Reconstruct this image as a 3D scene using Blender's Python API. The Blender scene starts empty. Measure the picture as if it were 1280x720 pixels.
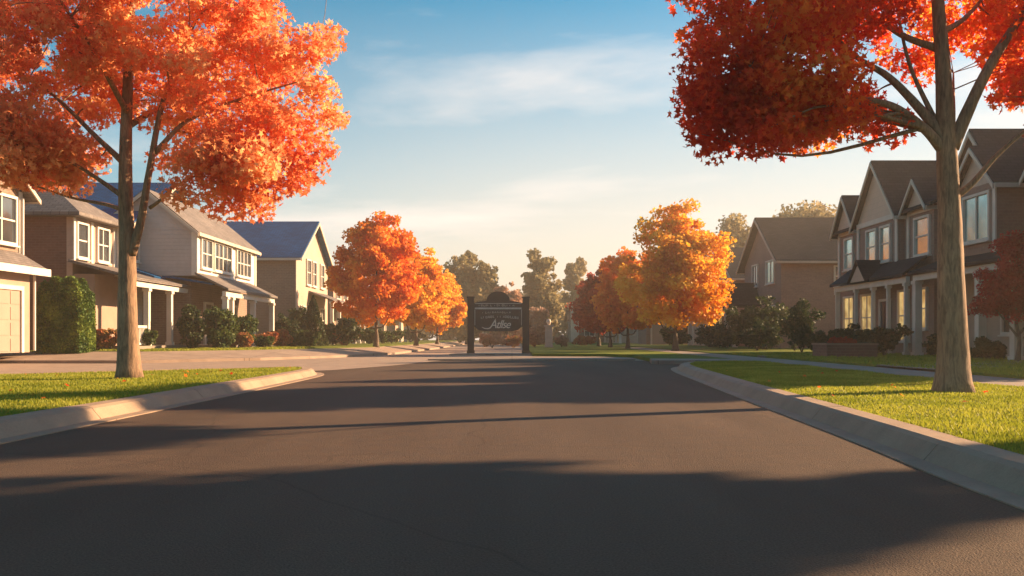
import bpy, bmesh, math, random
import numpy as np
from mathutils import Vector
R = math.radians
random.seed(7)
S = bpy.context.scene
C = S.collection

# ------------------------------------------------------------------ camera, sky, sun, exposure
cam = bpy.data.cameras.new('camera'); cam_o = bpy.data.objects.new('camera', cam); C.objects.link(cam_o)
cam_o.location = (0, 0, 0.85); cam_o.rotation_euler = (R(90), 0, 0)
cam.lens = 36.0 * 1100 / 1280; cam.sensor_width = 36.0
cam.shift_y = 61 / 1280.0
cam.clip_start = 0.05; cam.clip_end = 3000
S.camera = cam_o

SUN_EL, SUN_AZ = 21.0, 67.0          # azimuth measured from +Y towards +X
W = bpy.data.worlds.new('World'); S.world = W; W.use_nodes = True
nt = W.node_tree; nt.nodes.clear()
def wn(t, **k):
    n = nt.nodes.new(t)
    for a, b in k.items(): setattr(n, a, b)
    return n
sky = wn('ShaderNodeTexSky', sky_type='NISHITA', sun_disc=False)
sky.sun_elevation = R(SUN_EL); sky.sun_rotation = R(SUN_AZ)
sky.air_density = 1.0; sky.dust_density = 0.8; sky.ozone_density = 3.0
tc = wn('ShaderNodeTexCoord')
sep = wn('ShaderNodeSeparateXYZ'); nt.links.new(tc.outputs['Generated'], sep.inputs[0])
addz = wn('ShaderNodeMath', operation='ADD'); nt.links.new(sep.outputs[2], addz.inputs[0]); addz.inputs[1].default_value = 0.16
dx = wn('ShaderNodeMath', operation='DIVIDE'); nt.links.new(sep.outputs[0], dx.inputs[0]); nt.links.new(addz.outputs[0], dx.inputs[1])
dy = wn('ShaderNodeMath', operation='DIVIDE'); nt.links.new(sep.outputs[1], dy.inputs[0]); nt.links.new(addz.outputs[0], dy.inputs[1])
cmb = wn('ShaderNodeCombineXYZ'); nt.links.new(dx.outputs[0], cmb.inputs[0]); nt.links.new(dy.outputs[0], cmb.inputs[1])
mp = wn('ShaderNodeMapping'); nt.links.new(cmb.outputs[0], mp.inputs[0])
mp.inputs['Location'].default_value = (0.4, 2.1, 0); mp.inputs['Scale'].default_value = (0.55, 1.15, 1); mp.inputs['Rotation'].default_value = (0, 0, R(-12))
nz = wn('ShaderNodeTexNoise'); nt.links.new(mp.outputs[0], nz.inputs['Vector'])
nz.inputs['Scale'].default_value = .95; nz.inputs['Detail'].default_value = 9; nz.inputs['Roughness'].default_value = 0.56; nz.inputs['Distortion'].default_value = 0.35
cr = wn('ShaderNodeValToRGB'); nt.links.new(nz.outputs['Fac'], cr.inputs[0])
cr.color_ramp.elements[0].position = 0.49; cr.color_ramp.elements[0].color = (0, 0, 0, 1)
cr.color_ramp.elements[1].position = 0.70; cr.color_ramp.elements[1].color = (0.8, 0.8, 0.8, 1)
mixc = wn('ShaderNodeMixRGB'); ce = wn('ShaderNodeMapRange'); nt.links.new(sep.outputs[2], ce.inputs['Value']); ce.inputs['From Min'].default_value = .62; ce.inputs['From Max'].default_value = .36
ca = wn('ShaderNodeMapRange'); nt.links.new(sep.outputs[1], ca.inputs['Value']); ca.inputs['From Min'].default_value = .1; ca.inputs['From Max'].default_value = .7
cm1 = wn('ShaderNodeMath', operation='MULTIPLY'); nt.links.new(ce.outputs[0], cm1.inputs[0]); nt.links.new(ca.outputs[0], cm1.inputs[1])
cm2 = wn('ShaderNodeMath', operation='MULTIPLY'); nt.links.new(cm1.outputs[0], cm2.inputs[0]); nt.links.new(cr.outputs[0], cm2.inputs[1])
nt.links.new(cm2.outputs[0], mixc.inputs[0]); hsv = wn('ShaderNodeHueSaturation'); hsv.inputs['Saturation'].default_value = 1.65; hsv.inputs['Hue'].default_value = .470; hsv.inputs['Value'].default_value = .92; nt.links.new(sky.outputs[0], hsv.inputs['Color'])
# warm, milky air low over the horizon
hr = wn('ShaderNodeValToRGB'); nt.links.new(sep.outputs[2], hr.inputs[0]); e = hr.color_ramp.elements
e[0].position = 0.0; e[0].color = (.9, .9, .9, 1); e[1].position = .37; e[1].color = (0, 0, 0, 1)
e2 = e.new(.15); e2.color = (.68, .68, .68, 1)
warm = wn('ShaderNodeMixRGB'); fac = wn('ShaderNodeMapRange', interpolation_type='SMOOTHSTEP'); dt = wn('ShaderNodeVectorMath', operation='DOT_PRODUCT'); nt.links.new(tc.outputs['Generated'], dt.inputs[0]); dt.inputs[1].default_value = (.5, .86, 0)
nt.links.new(dt.outputs['Value'], fac.inputs['Value']); fac.inputs['From Min'].default_value = .35; fac.inputs['From Max'].default_value = .95
mu = wn('ShaderNodeMath', operation='MULTIPLY'); nt.links.new(hr.outputs[0], mu.inputs[0]); nt.links.new(fac.outputs[0], mu.inputs[1]); nt.links.new(mu.outputs[0], warm.inputs[0]); nt.links.new(hsv.outputs[0], warm.inputs[1]); warm.inputs[2].default_value = (6.6, 5.7, 4.75, 1)
nt.links.new(warm.outputs[0], mixc.inputs[1])
mixc.inputs[2].default_value = (7.6, 6.7, 6.1, 1)
bg = wn('ShaderNodeBackground'); nt.links.new(mixc.outputs[0], bg.inputs[0]); bg.inputs[1].default_value = 0.05
wo = wn('ShaderNodeOutputWorld'); nt.links.new(bg.outputs[0], wo.inputs[0])

sl = bpy.data.lights.new('sun', 'SUN'); sl.energy = 5.0; sl.color = (1.0, 0.66, 0.37); sl.angle = R(0.8)
so = bpy.data.objects.new('sun', sl); C.objects.link(so)
sd = Vector((math.sin(R(SUN_AZ)) * math.cos(R(SUN_EL)), math.cos(R(SUN_AZ)) * math.cos(R(SUN_EL)), math.sin(R(SUN_EL))))
so.rotation_euler = sd.to_track_quat('Z', 'Y').to_euler()
S.view_settings.view_transform = 'Standard'; S.view_settings.look = 'None'
S.view_settings.exposure = 1.8; S.view_settings.gamma = 1; S.view_settings.use_curve_mapping = False
S.cycles.max_bounces = 8; S.cycles.transparent_max_bounces = 6; S.cycles.volume_bounces = 1
S.cycles.use_denoising = True

# ------------------------------------------------------------------ helpers
def tag(o, label=None, cat=None, group=None, kind=None):
    if label: o['label'] = label
    if cat: o['category'] = cat
    if group: o['group'] = group
    if kind: o['kind'] = kind
    return o
def empty(name, loc, label, cat, group=None):
    o = bpy.data.objects.new(name, None); C.objects.link(o); o.location = loc; o.empty_display_size = .3
    return tag(o, label, cat, group)

class MB:
    """collects shapes in world metres; build() links them as one mesh with metric UVs"""
    def __init__(s): s.v = []; s.f = []
    def add(s, vs, fs):
        b = len(s.v); s.v += [tuple(p) for p in vs]; s.f += [tuple(i + b for i in f) for f in fs]
    def hexa(s, p):      # p: 4 bottom, 4 top
        s.add(p, [(3, 2, 1, 0), (4, 5, 6, 7), (0, 1, 5, 4), (1, 2, 6, 5), (2, 3, 7, 6), (3, 0, 4, 7)])
    def box(s, a, b, P=None):
        x0, y0, z0 = a; x1, y1, z1 = b
        q = [(x0, y0, z0), (x1, y0, z0), (x1, y1, z0), (x0, y1, z0), (x0, y0, z1), (x1, y0, z1), (x1, y1, z1), (x0, y1, z1)]
        s.hexa([P(*c) for c in q] if P else q)
    def prism(s, poly, z0, z1, P=None):   # poly in (a,b); extruded along third coordinate
        n = len(poly)
        q = [(a, b, z0) for a, b in poly] + [(a, b, z1) for a, b in poly]
        s.add([P(*c) for c in q] if P else q, [tuple(range(n - 1, -1, -1)), tuple(range(n, 2 * n))] + [(i, (i + 1) % n, (i + 1) % n + n, i + n) for i in range(n)])
    def tube(s, pts, rads, n=10, wob=0, cap=True):
        pts = [Vector(p) for p in pts]
        up = Vector((1, 0.03, 0)); ring = []
        b = len(s.v)
        for i, p in enumerate(pts):
            t = (pts[min(i + 1, len(pts) - 1)] - pts[max(i - 1, 0)]).normalized()
            u = (up - t * up.dot(t))
            if u.length < 1e-3: u = Vector((0, 1, 0)) - t * t.y
            u.normalize(); w = t.cross(u); up = u
            for k in range(n):
                a = 2 * math.pi * k / n
                r = rads[i] * (1 + wob * (math.sin(3 * a + i * .7) * .5 + math.sin(5 * a - i * .4) * .3 + random.uniform(-.4, .4)))
                s.v.append(tuple(p + u * math.cos(a) * r + w * math.sin(a) * r))
        for i in range(len(pts) - 1):
            for k in range(n):
                k2 = (k + 1) % n
                s.f.append((b + i * n + k, b + i * n + k2, b + (i + 1) * n + k2, b + (i + 1) * n + k))
        if cap:
            s.f.append(tuple(b + k for k in range(n - 1, -1, -1)))
            e = b + (len(pts) - 1) * n; s.f.append(tuple(e + k for k in range(n)))
    def build(s, name, mat, parent=None, smooth=False, recalc=True, bevel=0, mats=None):
        loc = Vector(parent_root(parent).location) if parent else Vector((0, 0, 0))
        me = bpy.data.meshes.new(name)
        me.from_pydata([tuple(Vector(p) - loc) for p in s.v], [], s.f)
        if recalc or bevel:
            bm = bmesh.new(); bm.from_mesh(me)
            if recalc: bmesh.ops.recalc_face_normals(bm, faces=bm.faces)
            if bevel: bmesh.ops.bevel(bm, geom=bm.edges[:], offset=bevel, segments=1, affect='EDGES', clamp_overlap=True)
            bm.to_mesh(me); bm.free()
        me.materials.append(mat)
        uv = me.uv_layers.new(name='metric')
        nl = len(me.loops); co = np.zeros(len(me.vertices) * 3, 'f'); me.vertices.foreach_get('co', co); co = co.reshape(-1, 3) + np.array(loc, 'f')
        vi = np.zeros(nl, 'i'); me.loops.foreach_get('vertex_index', vi)
        nf = len(me.polygons); no = np.zeros(nf * 3, 'f'); me.polygons.foreach_get('normal', no); no = no.reshape(-1, 3)
        lt = np.zeros(nf, 'i'); me.polygons.foreach_get('loop_total', lt)
        no = np.repeat(no, lt, axis=0); p = co[vi]
        u = np.stack([-no[:, 1], no[:, 0], np.zeros(nl)], 1); ln = np.linalg.norm(u, axis=1)
        flat = ln < .05; u[flat] = (1, 0, 0); u /= np.maximum(np.linalg.norm(u, axis=1), 1e-6)[:, None]
        # keep one u direction for opposite slopes
        v = np.cross(no, u); uvs = np.stack([(p * u).sum(1), (p * v).sum(1)], 1).astype('f')
        uv.data.foreach_set('uv', uvs.ravel())
        if smooth: me.polygons.foreach_set('use_smooth', [True] * nf)
        o = bpy.data.objects.new(name, me); C.objects.link(o)
        if parent: o.parent = parent
        return o
def parent_root(o):
    while o.parent: o = o.parent
    return o
def copy_tree(o, parent=None):
    c = o.copy(); C.objects.link(c); c.parent = parent
    for ch in list(o.children): copy_tree(ch, c)
    return c
def catmull(pts, n):
    P = [np.array(p, float) for p in pts]; P = [2 * P[0] - P[1]] + P + [2 * P[-1] - P[-2]]
    out = []
    for i in range(1, len(P) - 2):
        for k in range(n):
            t = k / n; a, b, c, d = P[i - 1:i + 3]
            out.append(.5 * ((2 * b) + (c - a) * t + (2 * a - 5 * b + 4 * c - d) * t * t + (3 * b - a - 3 * c + d) * t ** 3))
    out.append(P[-2]); return out

# ------------------------------------------------------------------ materials
def mat(name):
    m = bpy.data.materials.new(name); m.use_nodes = True
    t = m.node_tree; b = t.nodes['Principled BSDF']
    return m, t, b
def nd(t, typ, ins=None, **k):
    n = t.nodes.new(typ)
    for a, b in k.items(): setattr(n, a, b)
    for a, b in (ins or {}).items():
        if hasattr(b, 'is_linked') or isinstance(b, bpy.types.NodeSocket): t.links.new(b, n.inputs[a])
        else: n.inputs[a].default_value = b
    return n
def col(c): return (c[0], c[1], c[2], 1)
def ramp(t, fac, stops):
    n = t.nodes.new('ShaderNodeValToRGB'); t.links.new(fac, n.inputs[0]); e = n.color_ramp.elements
    while len(e) < len(stops): e.new(.5)
    for i, (p, c) in enumerate(stops): e[i].position = p; e[i].color = col(c)
    return n.outputs[0]
def mixrgb(t, f, a, b, mode='MIX'):
    n = t.nodes.new('ShaderNodeMixRGB'); n.blend_type = mode
    for i, x in enumerate((f, a, b)):
        if isinstance(x, bpy.types.NodeSocket): t.links.new(x, n.inputs[i])
        else: n.inputs[i].default_value = x if i == 0 else col(x)
    return n.outputs[0]
def noise(t, vec, scale, detail=5, rough=.55, dist=0):
    n = t.nodes.new('ShaderNodeTexNoise'); t.links.new(vec, n.inputs['Vector'])
    n.inputs['Scale'].default_value = scale; n.inputs['Detail'].default_value = detail; n.inputs['Roughness'].default_value = rough; n.inputs['Distortion'].default_value = dist
    return n.outputs['Fac']
def bump(t, b, h, strength, dist):
    n = t.nodes.new('ShaderNodeBump'); n.inputs['Strength'].default_value = strength; n.inputs['Distance'].default_value = dist
    t.links.new(h, n.inputs['Height']); t.links.new(n.outputs[0], b.inputs['Normal'])
def geo_pos(t): return t.nodes.new('ShaderNodeNewGeometry').outputs['Position']
def uvm(t): return t.nodes.new('ShaderNodeTexCoord').outputs['UV']

def m_plain(name, c, rough=.6, var=.15, scale=3, metal=0, bmp=.1):
    m, t, b = mat(name); p = geo_pos(t)
    n = noise(t, p, scale)
    c2 = tuple(x * (1 - var) for x in c); c3 = tuple(min(1, x * (1 + var)) for x in c)
    t.links.new(ramp(t, n, [(.3, c2), (.7, c3)]), b.inputs['Base Color'])
    b.inputs['Roughness'].default_value = rough; b.inputs['Metallic'].default_value = metal
    if bmp: bump(t, b, noise(t, p, scale * 12), bmp, .01)
    return m
def m_brick(name, c1, c2, mortar=(.30, .26, .22)):
    m, t, b = mat(name); uv = uvm(t)
    br = nd(t, 'ShaderNodeTexBrick', {'Vector': uv, 'Color1': col(c1), 'Color2': col(c2), 'Mortar': col(mortar), 'Scale': 1.0, 'Mortar Size': .012, 'Brick Width': .30, 'Row Height': .1, 'Bias': 0.0, 'Mortar Smooth': .2})
    n = noise(t, uv, 1.1); n2 = noise(t, uv, 9)
    c = mixrgb(t, .55, br.outputs[0], mixrgb(t, n, tuple(x * .6 for x in c1), tuple(x * 1.35 for x in c2)), 'MIX')
    c = mixrgb(t, .35, c, ramp(t, n2, [(.3, (.6, .6, .6)), (.7, (1.2, 1.2, 1.2))]), 'MULTIPLY')
    t.links.new(c, b.inputs['Base Color']); b.inputs['Roughness'].default_value = .85
    bump(t, b, br.outputs['Fac'], -.5, .01)
    return m
def m_siding(name, c, pitch=.16, var=.12):
    m, t, b = mat(name); uv = uvm(t)
    s = nd(t, 'ShaderNodeSeparateXYZ', {0: uv})
    d = nd(t, 'ShaderNodeMath', {0: s.outputs[1], 1: 1 / pitch}, operation='MULTIPLY')
    f = nd(t, 'ShaderNodeMath', {0: d.outputs[0]}, operation='FRACT')
    n = noise(t, uv, .8, 4); n2 = noise(t, geo_pos(t), 5)
    cc = ramp(t, n, [(.3, tuple(x * (1 - var) for x in c)), (.7, tuple(min(1, x * (1 + var * .5)) for x in c))])
    cc = mixrgb(t, .25, cc, ramp(t, n2, [(.35, (.75, .72, .68)), (.6, (1, 1, 1))]), 'MULTIPLY')
    cc = mixrgb(t, .5, cc, ramp(t, f.outputs[0], [(0, (.45, .45, .45)), (.09, (1, 1, 1))]), 'MULTIPLY')
    t.links.new(cc, b.inputs['Base Color']); b.inputs['Roughness'].default_value = .65
    bump(t, b, f.outputs[0], .6, .015)
    return m
def m_shingle(name, c1, c2, spec=.3):
    m, t, b = mat(name); uv = uvm(t)
    br = nd(t, 'ShaderNodeTexBrick', {'Vector': uv, 'Color1': col(c1), 'Color2': col(c2), 'Mortar': col(tuple(x * .35 for x in c1)), 'Scale': 1.0, 'Mortar Size': .012, 'Brick Width': .33, 'Row Height': .16, 'Mortar Smooth': .3})
    n = noise(t, uv, .5, 4); n2 = noise(t, uv, 40, 3)
    c = mixrgb(t, .6, br.outputs[0], ramp(t, n, [(.3, (.65, .65, .68)), (.7, (1.25, 1.22, 1.2))]), 'MULTIPLY')
    c = mixrgb(t, .4, c, ramp(t, n2, [(.3, (.6, .6, .6)), (.7, (1.3, 1.3, 1.3))]), 'MULTIPLY')
    t.links.new(c, b.inputs['Base Color']); b.inputs['Roughness'].default_value = .75; b.inputs['Specular IOR Level'].default_value = spec
    bump(t, b, br.outputs['Fac'], -.5, .015)
    return m
def m_glass(name, c, metal=.75, rough=.07):
    m, t, b = mat(name); uv = geo_pos(t)
    t.links.new(ramp(t, noise(t, uv, .9, 3), [(.35, tuple(x * .55 for x in c)), (.65, c)]), b.inputs['Base Color'])
    b.inputs['Metallic'].default_value = metal; b.inputs['Roughness'].default_value = rough
    bump(t, b, noise(t, uv, 1.6, 2), .12, .05)
    return m
def m_leaf(name, cols, trans=.45, nscale=.9, rough=.6):
    """cols: list of (pos, colour) along a per-leaf random mixed with soft drifts of colour through the crown"""
    m = bpy.data.materials.new(name); m.use_nodes = True; t = m.node_tree; t.nodes.clear()
    g = t.nodes.new('ShaderNodeNewGeometry')
    n = noise(t, g.outputs['Position'], nscale, 3, .5)
    a = nd(t, 'ShaderNodeMath', {0: g.outputs['Random Per Island'], 1: .5}, operation='MULTIPLY')
    n1 = nd(t, 'ShaderNodeMath', {0: n, 1: -.5}, operation='ADD')
    n2 = nd(t, 'ShaderNodeMath', {0: n1.outputs[0], 1: 2.2}, operation='MULTIPLY')
    f = nd(t, 'ShaderNodeMath', {0: a.outputs[0], 1: n2.outputs[0]}, operation='ADD')
    f2 = nd(t, 'ShaderNodeMath', {0: f.outputs[0], 1: .25}, operation='ADD', use_clamp=True)
    c = ramp(t, f2.outputs[0], cols)
    d = nd(t, 'ShaderNodeBsdfPrincipled', {'Base Color': c, 'Roughness': rough, 'Specular IOR Level': .3})
    tr = nd(t, 'ShaderNodeBsdfTranslucent', {'Color': c})
    mx = nd(t, 'ShaderNodeMixShader', {0: trans, 1: d.outputs[0], 2: tr.outputs[0]})
    o = nd(t, 'ShaderNodeOutputMaterial', {0: mx.outputs[0]})
    return m

M = {}
M['trim'] = m_plain('white_trim_paint', (.62, .57, .50), .5, .08, 2, bmp=.03)
M['rake'] = m_plain('tan_trim_paint', (.50, .41, .32), .6, .1, 2, bmp=.03)
M['white'] = m_siding('white_lap_siding', (.76, .71, .65))
M['shade_grey_siding'] = m_siding('shade_grey_lap_siding', (.44, .405, .40))  # side of the white wing: its shade put into the siding colour
M['cream'] = m_siding('cream_siding', (.48, .345, .27))
M['stucco'] = m_plain('tan_stucco', (.38, .26, .19), .85, .12, 1.5, bmp=.4)
M['pale_stucco'] = m_plain('pale_stucco', (.34, .23, .175), .85, .12, 1.5, bmp=.4)
M['gable_tan'] = m_siding('tan_gable_boards', (.52, .38, .29), .22)
M['brick_brown'] = m_brick('brown_brick', (.12, .050, .036), (.19, .085, .06), (.20, .14, .11))
M['brick_tan'] = m_brick('tan_brick', (.18, .11, .08), (.25, .16, .115))
M['brick_red'] = m_brick('dull_red_brick', (.21, .12, .09), (.29, .165, .12), (.26, .19, .15))
M['roof_dark'] = m_shingle('charcoal_shingle', (.020, .019, .022), (.036, .034, .036), .12)
M['roof_tan'] = m_shingle('brown_grey_shingle', (.15, .127, .115), (.21, .18, .165))
M['roof_blue'] = m_shingle('blue_slate_sky_tint_shingle', (.004, .060, .17), (.008, .095, .25), .06)  # on the white house this blue is sky-tinted shade put into colour
M['glass'] = m_glass('window_glass', (.22, .24, .26))
M['glass_sky_tint'] = m_glass('window_glass_sky_tint', (.62, .80, .78), .9, .22)  # teal of the reflected sky painted into the glass colour
M['door_white'] = m_plain('painted_door', (.31, .225, .18), .5, .06, 2, bmp=.02)
M['door_dark'] = m_plain('dark_door', (.05, .045, .05), .4, .1, 2, bmp=.02)
M['metal_dark'] = m_plain('black_metal', (.03, .03, .032), .4, .2, 8, .6)
M['bark'] = None
# lit windows
m, t, b = mat('lit_window'); b.inputs['Base Color'].default_value = (.5, .35, .15, 1)
t.links.new(ramp(t, noise(t, geo_pos(t), 2.2, 3), [(.35, (.30, .16, .05)), (.65, (1.0, .68, .25))]), b.inputs['Emission Color'])
b.inputs['Emission Strength'].default_value = .2; b.inputs['Roughness'].default_value = .1; M['lit'] = m
# bark
def m_bark(name, c1, c2):
    m, t, b = mat(name); p = geo_pos(t)
    mp = nd(t, 'ShaderNodeMapping', {'Vector': p}); mp.inputs['Scale'].default_value = (1, 1, .18)
    n = noise(t, mp.outputs[0], 26, 6, .65, .6); n2 = noise(t, p, 2.2, 4)
    c = mixrgb(t, .5, ramp(t, n, [(.32, c1), (.62, c2)]), ramp(t, n2, [(.3, (.55, .55, .5)), (.7, (1.3, 1.25, 1.15))]), 'MULTIPLY')
    t.links.new(c, b.inputs['Base Color']); b.inputs['Roughness'].default_value = .85
    bump(t, b, n, .55, .03); return m
M['bark'] = m_bark('grey_brown_bark', (.12, .072, .046), (.33, .205, .125))
M['bark_far'] = m_bark('dark_bark', (.06, .042, .03), (.16, .115, .08))

# asphalt
m, t, b = mat('asphalt'); p = geo_pos(t)
fine = noise(t, p, 90, 3, .7); mid = noise(t, p, 6, 5, .6)
mp = nd(t, 'ShaderNodeMapping', {'Vector': p}); mp.inputs['Scale'].default_value = (.9, .12, 1)
streak = noise(t, mp.outputs[0], 1.3, 4, .5)
vo = nd(t, 'ShaderNodeTexVoronoi', {'Vector': p, 'Scale': 130.0}, feature='F1')
c = ramp(t, fine, [(.3, (.056, .037, .026)), (.72, (.140, .096, .068))])
c = mixrgb(t, .6, c, ramp(t, mid, [(.3, (.72, .72, .74)), (.7, (1.18, 1.15, 1.12))]), 'MULTIPLY')
c = mixrgb(t, .5, c, ramp(t, streak, [(.35, (.72, .72, .72)), (.65, (1.15, 1.15, 1.15))]), 'MULTIPLY')
# fine cracks
ck = nd(t, 'ShaderNodeTexVoronoi', {'Vector': mixrgb(t, .25, p, nd(t, 'ShaderNodeTexNoise', {'Vector': p, 'Scale': 1.2}).outputs['Color']), 'Scale': .33}, feature='DISTANCE_TO_EDGE')
c = mixrgb(t, .35, c, ramp(t, ck.outputs['Distance'], [(.0, (.35, .35, .35)), (.004, (1, 1, 1))]), 'MULTIPLY')
t.links.new(c, b.inputs['Base Color'])
t.links.new(ramp(t, mid, [(.3, (.7, .7, .7)), (.7, (.85, .85, .85))]), b.inputs['Roughness'])
b.inputs['Specular IOR Level'].default_value = .14
hs = nd(t, 'ShaderNodeMath', {0: fine, 1: vo.outputs['Distance']}, operation='ADD')
bump(t, b, hs.outputs[0], .55, .006); M['asphalt'] = m
def m_concrete(name, c, joint=None):
    m, t, b = mat(name); p = geo_pos(t)
    n = noise(t, p, 2.0, 6, .6); f = noise(t, p, 60, 4, .7)
    cc = ramp(t, n, [(.3, tuple(x * .78 for x in c)), (.7, tuple(x * 1.12 for x in c))])
    cc = mixrgb(t, .45, cc, ramp(t, f, [(.3, (.7, .7, .7)), (.7, (1.2, 1.2, 1.2))]), 'MULTIPLY')
    if joint:
        br = nd(t, 'ShaderNodeTexBrick', {'Vector': p, 'Color1': (1, 1, 1, 1), 'Color2': (.9, .9, .9, 1), 'Mortar': (.35, .33, .3, 1), 'Scale': 1.0, 'Mortar Size': .012, 'Brick Width': joint, 'Row Height': joint}, offset=0)
        cc = mixrgb(t, .9, cc, br.outputs[0], 'MULTIPLY')
    t.links.new(cc, b.inputs['Base Color']); b.inputs['Roughness'].default_value = .8
    bump(t, b, f, .35, .006); return m
M['kerb'] = m_concrete('kerb_concrete', (.31, .215, .145))
M['walk'] = m_concrete('sidewalk_concrete', (.26, .205, .16), 1.5)
M['apron'] = m_concrete('driveway_concrete', (.32, .225, .165), 3.1)
M['stone'] = m_concrete('pale_stone', (.55, .48, .40))
# lawn
def m_lawn(name, cs):
    m, t, b = mat(name); p = geo_pos(t)
    n = noise(t, p, .8, 5); f = noise(t, p, 55, 4, .75)
    c = mixrgb(t, .55, ramp(t, n, cs), ramp(t, f, [(.3, (.5, .5, .45)), (.7, (1.35, 1.35, 1.1))]), 'MULTIPLY')
    t.links.new(c, b.inputs['Base Color']); b.inputs['Roughness'].default_value = .9; b.inputs['Specular IOR Level'].default_value = .15
    bump(t, b, f, .9, .03); return m
M['lawn'] = m_lawn('lawn_turf', [(.3, (.10, .13, .016)), (.55, (.15, .18, .022)), (.75, (.20, .21, .03))])
M['ground'] = m_lawn('far_ground', [(.3, (.07, .075, .03)), (.6, (.10, .09, .045)), (.8, (.13, .11, .06))])
M['blade'] = m_leaf('grass_blades', [(0, (.17, .20, .015)), (.5, (.27, .29, .025)), (1, (.38, .37, .05))], .5, .9)
M['orange_near'] = m_leaf('maple_leaves_orange', [(0, (.70, .13, .05)), (.3, (.86, .29, .11)), (.65, (.90, .43, .18)), (1, (.92, .54, .26))], .62, .55)
M['red_near'] = m_leaf('maple_leaves_red', [(0, (.66, .035, .012)), (.45, (.82, .09, .02)), (.72, (.88, .20, .03)), (1, (.90, .38, .06))], .68, .5)
M['orange_mid'] = m_leaf('orange_leaves', [(0, (.74, .14, .014)), (.5, (.86, .29, .03)), (1, (.90, .44, .07))], .5, .5)
M['amber_mid'] = m_leaf('amber_leaves', [(0, (.70, .20, .012)), (.5, (.86, .42, .03)), (1, (.90, .60, .09))], .5, .5)
M['red_mid'] = m_leaf('red_leaves', [(0, (.26, .018, .010)), (.5, (.44, .04, .016)), (1, (.60, .10, .03))], .4, .6)
M['maroon'] = m_leaf('maroon_leaves', [(0, (.24, .005, .010)), (.5, (.42, .010, .018)), (1, (.58, .025, .03))], .35, .9)
M['olive_far'] = m_leaf('hazed_olive_leaves', [(0, (.20, .17, .08)), (.5, (.28, .23, .11)), (1, (.38, .29, .15))], .45, .3)  # leaf colour lightened to stand in for distance haze
M['salmon'] = m_leaf('hazed_salmon_leaves', [(0, (.36, .17, .10)), (.5, (.46, .26, .17)), (1, (.58, .38, .26))], .45, .5)  # salmon foliage, paled with haze mixed into its colour
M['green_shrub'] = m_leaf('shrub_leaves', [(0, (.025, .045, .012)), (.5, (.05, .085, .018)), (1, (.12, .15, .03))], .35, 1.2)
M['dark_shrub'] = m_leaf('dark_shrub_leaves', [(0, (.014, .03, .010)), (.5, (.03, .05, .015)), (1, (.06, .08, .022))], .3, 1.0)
M['hedge'] = m_leaf('hedge_leaves', [(0, (.03, .07, .010)), (.5, (.07, .13, .014)), (1, (.22, .28, .035))], .2, 1.6)
M['gold_shrub'] = m_leaf('russet_flowers', [(0, (.30, .07, .03)), (.5, (.45, .16, .06)), (1, (.30, .24, .07))], .35, 2)

# ------------------------------------------------------------------ the ground
def sheet(name, poly, z, m, kind='structure', **k):
    mb = MB(); mb.add([(x, y, z) for x, y in poly], [tuple(range(len(poly)))])
    o = mb.build(name, m, recalc=False); tag(o, kind=kind)
    if o.data.polygons[0].normal.z < 0: o.data.flip_normals()
    return o
sheet('ground', [(-150, -30), (150, -30), (150, 240), (-150, 240)], -.03, M['ground'])
sheet('road', [(-6, -20), (4.4, -20), (4.4, 14), (6, 26), (6, 31.2), (-7, 31.2), (-14, 27), (-30, 26.4), (-60, 26.4), (-60, 5), (-6, 16)], 0, M['asphalt'])
sheet('side_road', [(-60, 8), (-12, 14.5), (-4.6, 22.3), (-3.6, 25.5), (-2.5, 31.5), (-5.2, 36), (-4.5, 122), (-12, 122), (-12, 40), (-60, 40)], .004, M['apron'])
sheet('far_road', [(-6, 31.2), (8, 31.2), (8, 122), (-6, 122)], -.004, M['apron'])

K_L = [(-4.2, -15), (-4.2, -6), (-4.2, 0), (-4.2, 7), (-4.2, 12), (-4.22, 17), (-4.35, 19.6), (-4.9, 20.9), (-6.0, 20.6), (-7.8, 19.0), (-9.6, 17.3), (-14, 14.2), (-22, 10.5), (-34, 6)]
K_R = [(2.5, -15), (2.5, -5), (2.52, 1), (2.68, 4.6), (2.9, 7), (3.09, 9.4), (3.27, 11.8), (3.7, 17), (4.1, 21.5), (4.6, 24.2), (5.6, 26.0), (7.2, 26.6)]
def offset(path, d):
    out = []
    for i, p in enumerate(path):
        a = path[max(i - 1, 0)]; c = path[min(i + 1, len(path) - 1)]
        tx, ty = c[0] - a[0], c[1] - a[1]; l = math.hypot(tx, ty)
        out.append((p[0] + ty / l * d, p[1] - tx / l * d))
    return out
def kerb(name, path, side, prof, seg=3.0):
    pts = [tuple(p) for p in catmull(path, 8)]
    # arclength resample
    L = [0]
    for a, b_ in zip(pts, pts[1:]): L.append(L[-1] + math.hypot(b_[0] - a[0], b_[1] - a[1]))
    mb = MB(); X = np.array(pts); L = np.array(L); s = 0
    while s < L[-1] - .1:
        e = min(s + seg, L[-1]); k = np.linspace(s, e - .014, 9)
        q = list(zip(np.interp(k, L, X[:, 0]), np.interp(k, L, X[:, 1])))
        rows = [offset(q, side * d) for d, z in prof]
        b0 = len(mb.v); npf = len(prof); dz = random.uniform(-.004, .004)
        for i in range(9):
            for j in range(npf): mb.v.append((rows[j][i][0], rows[j][i][1], prof[j][1] + (dz if prof[j][1] > .05 else 0)))
        for i in range(8):
            for j in range(npf - 1): mb.f.append((b0 + i * npf + j, b0 + i * npf + j + 1, b0 + (i + 1) * npf + j + 1, b0 + (i + 1) * npf + j))
        mb.f.append(tuple(b0 + j for j in range(npf))); mb.f.append(tuple(b0 + 8 * npf + j for j in range(npf - 1, -1, -1)))
        s = e
    o = mb.build(name, M['kerb'])
    return tag(o, kind='structure')
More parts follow.
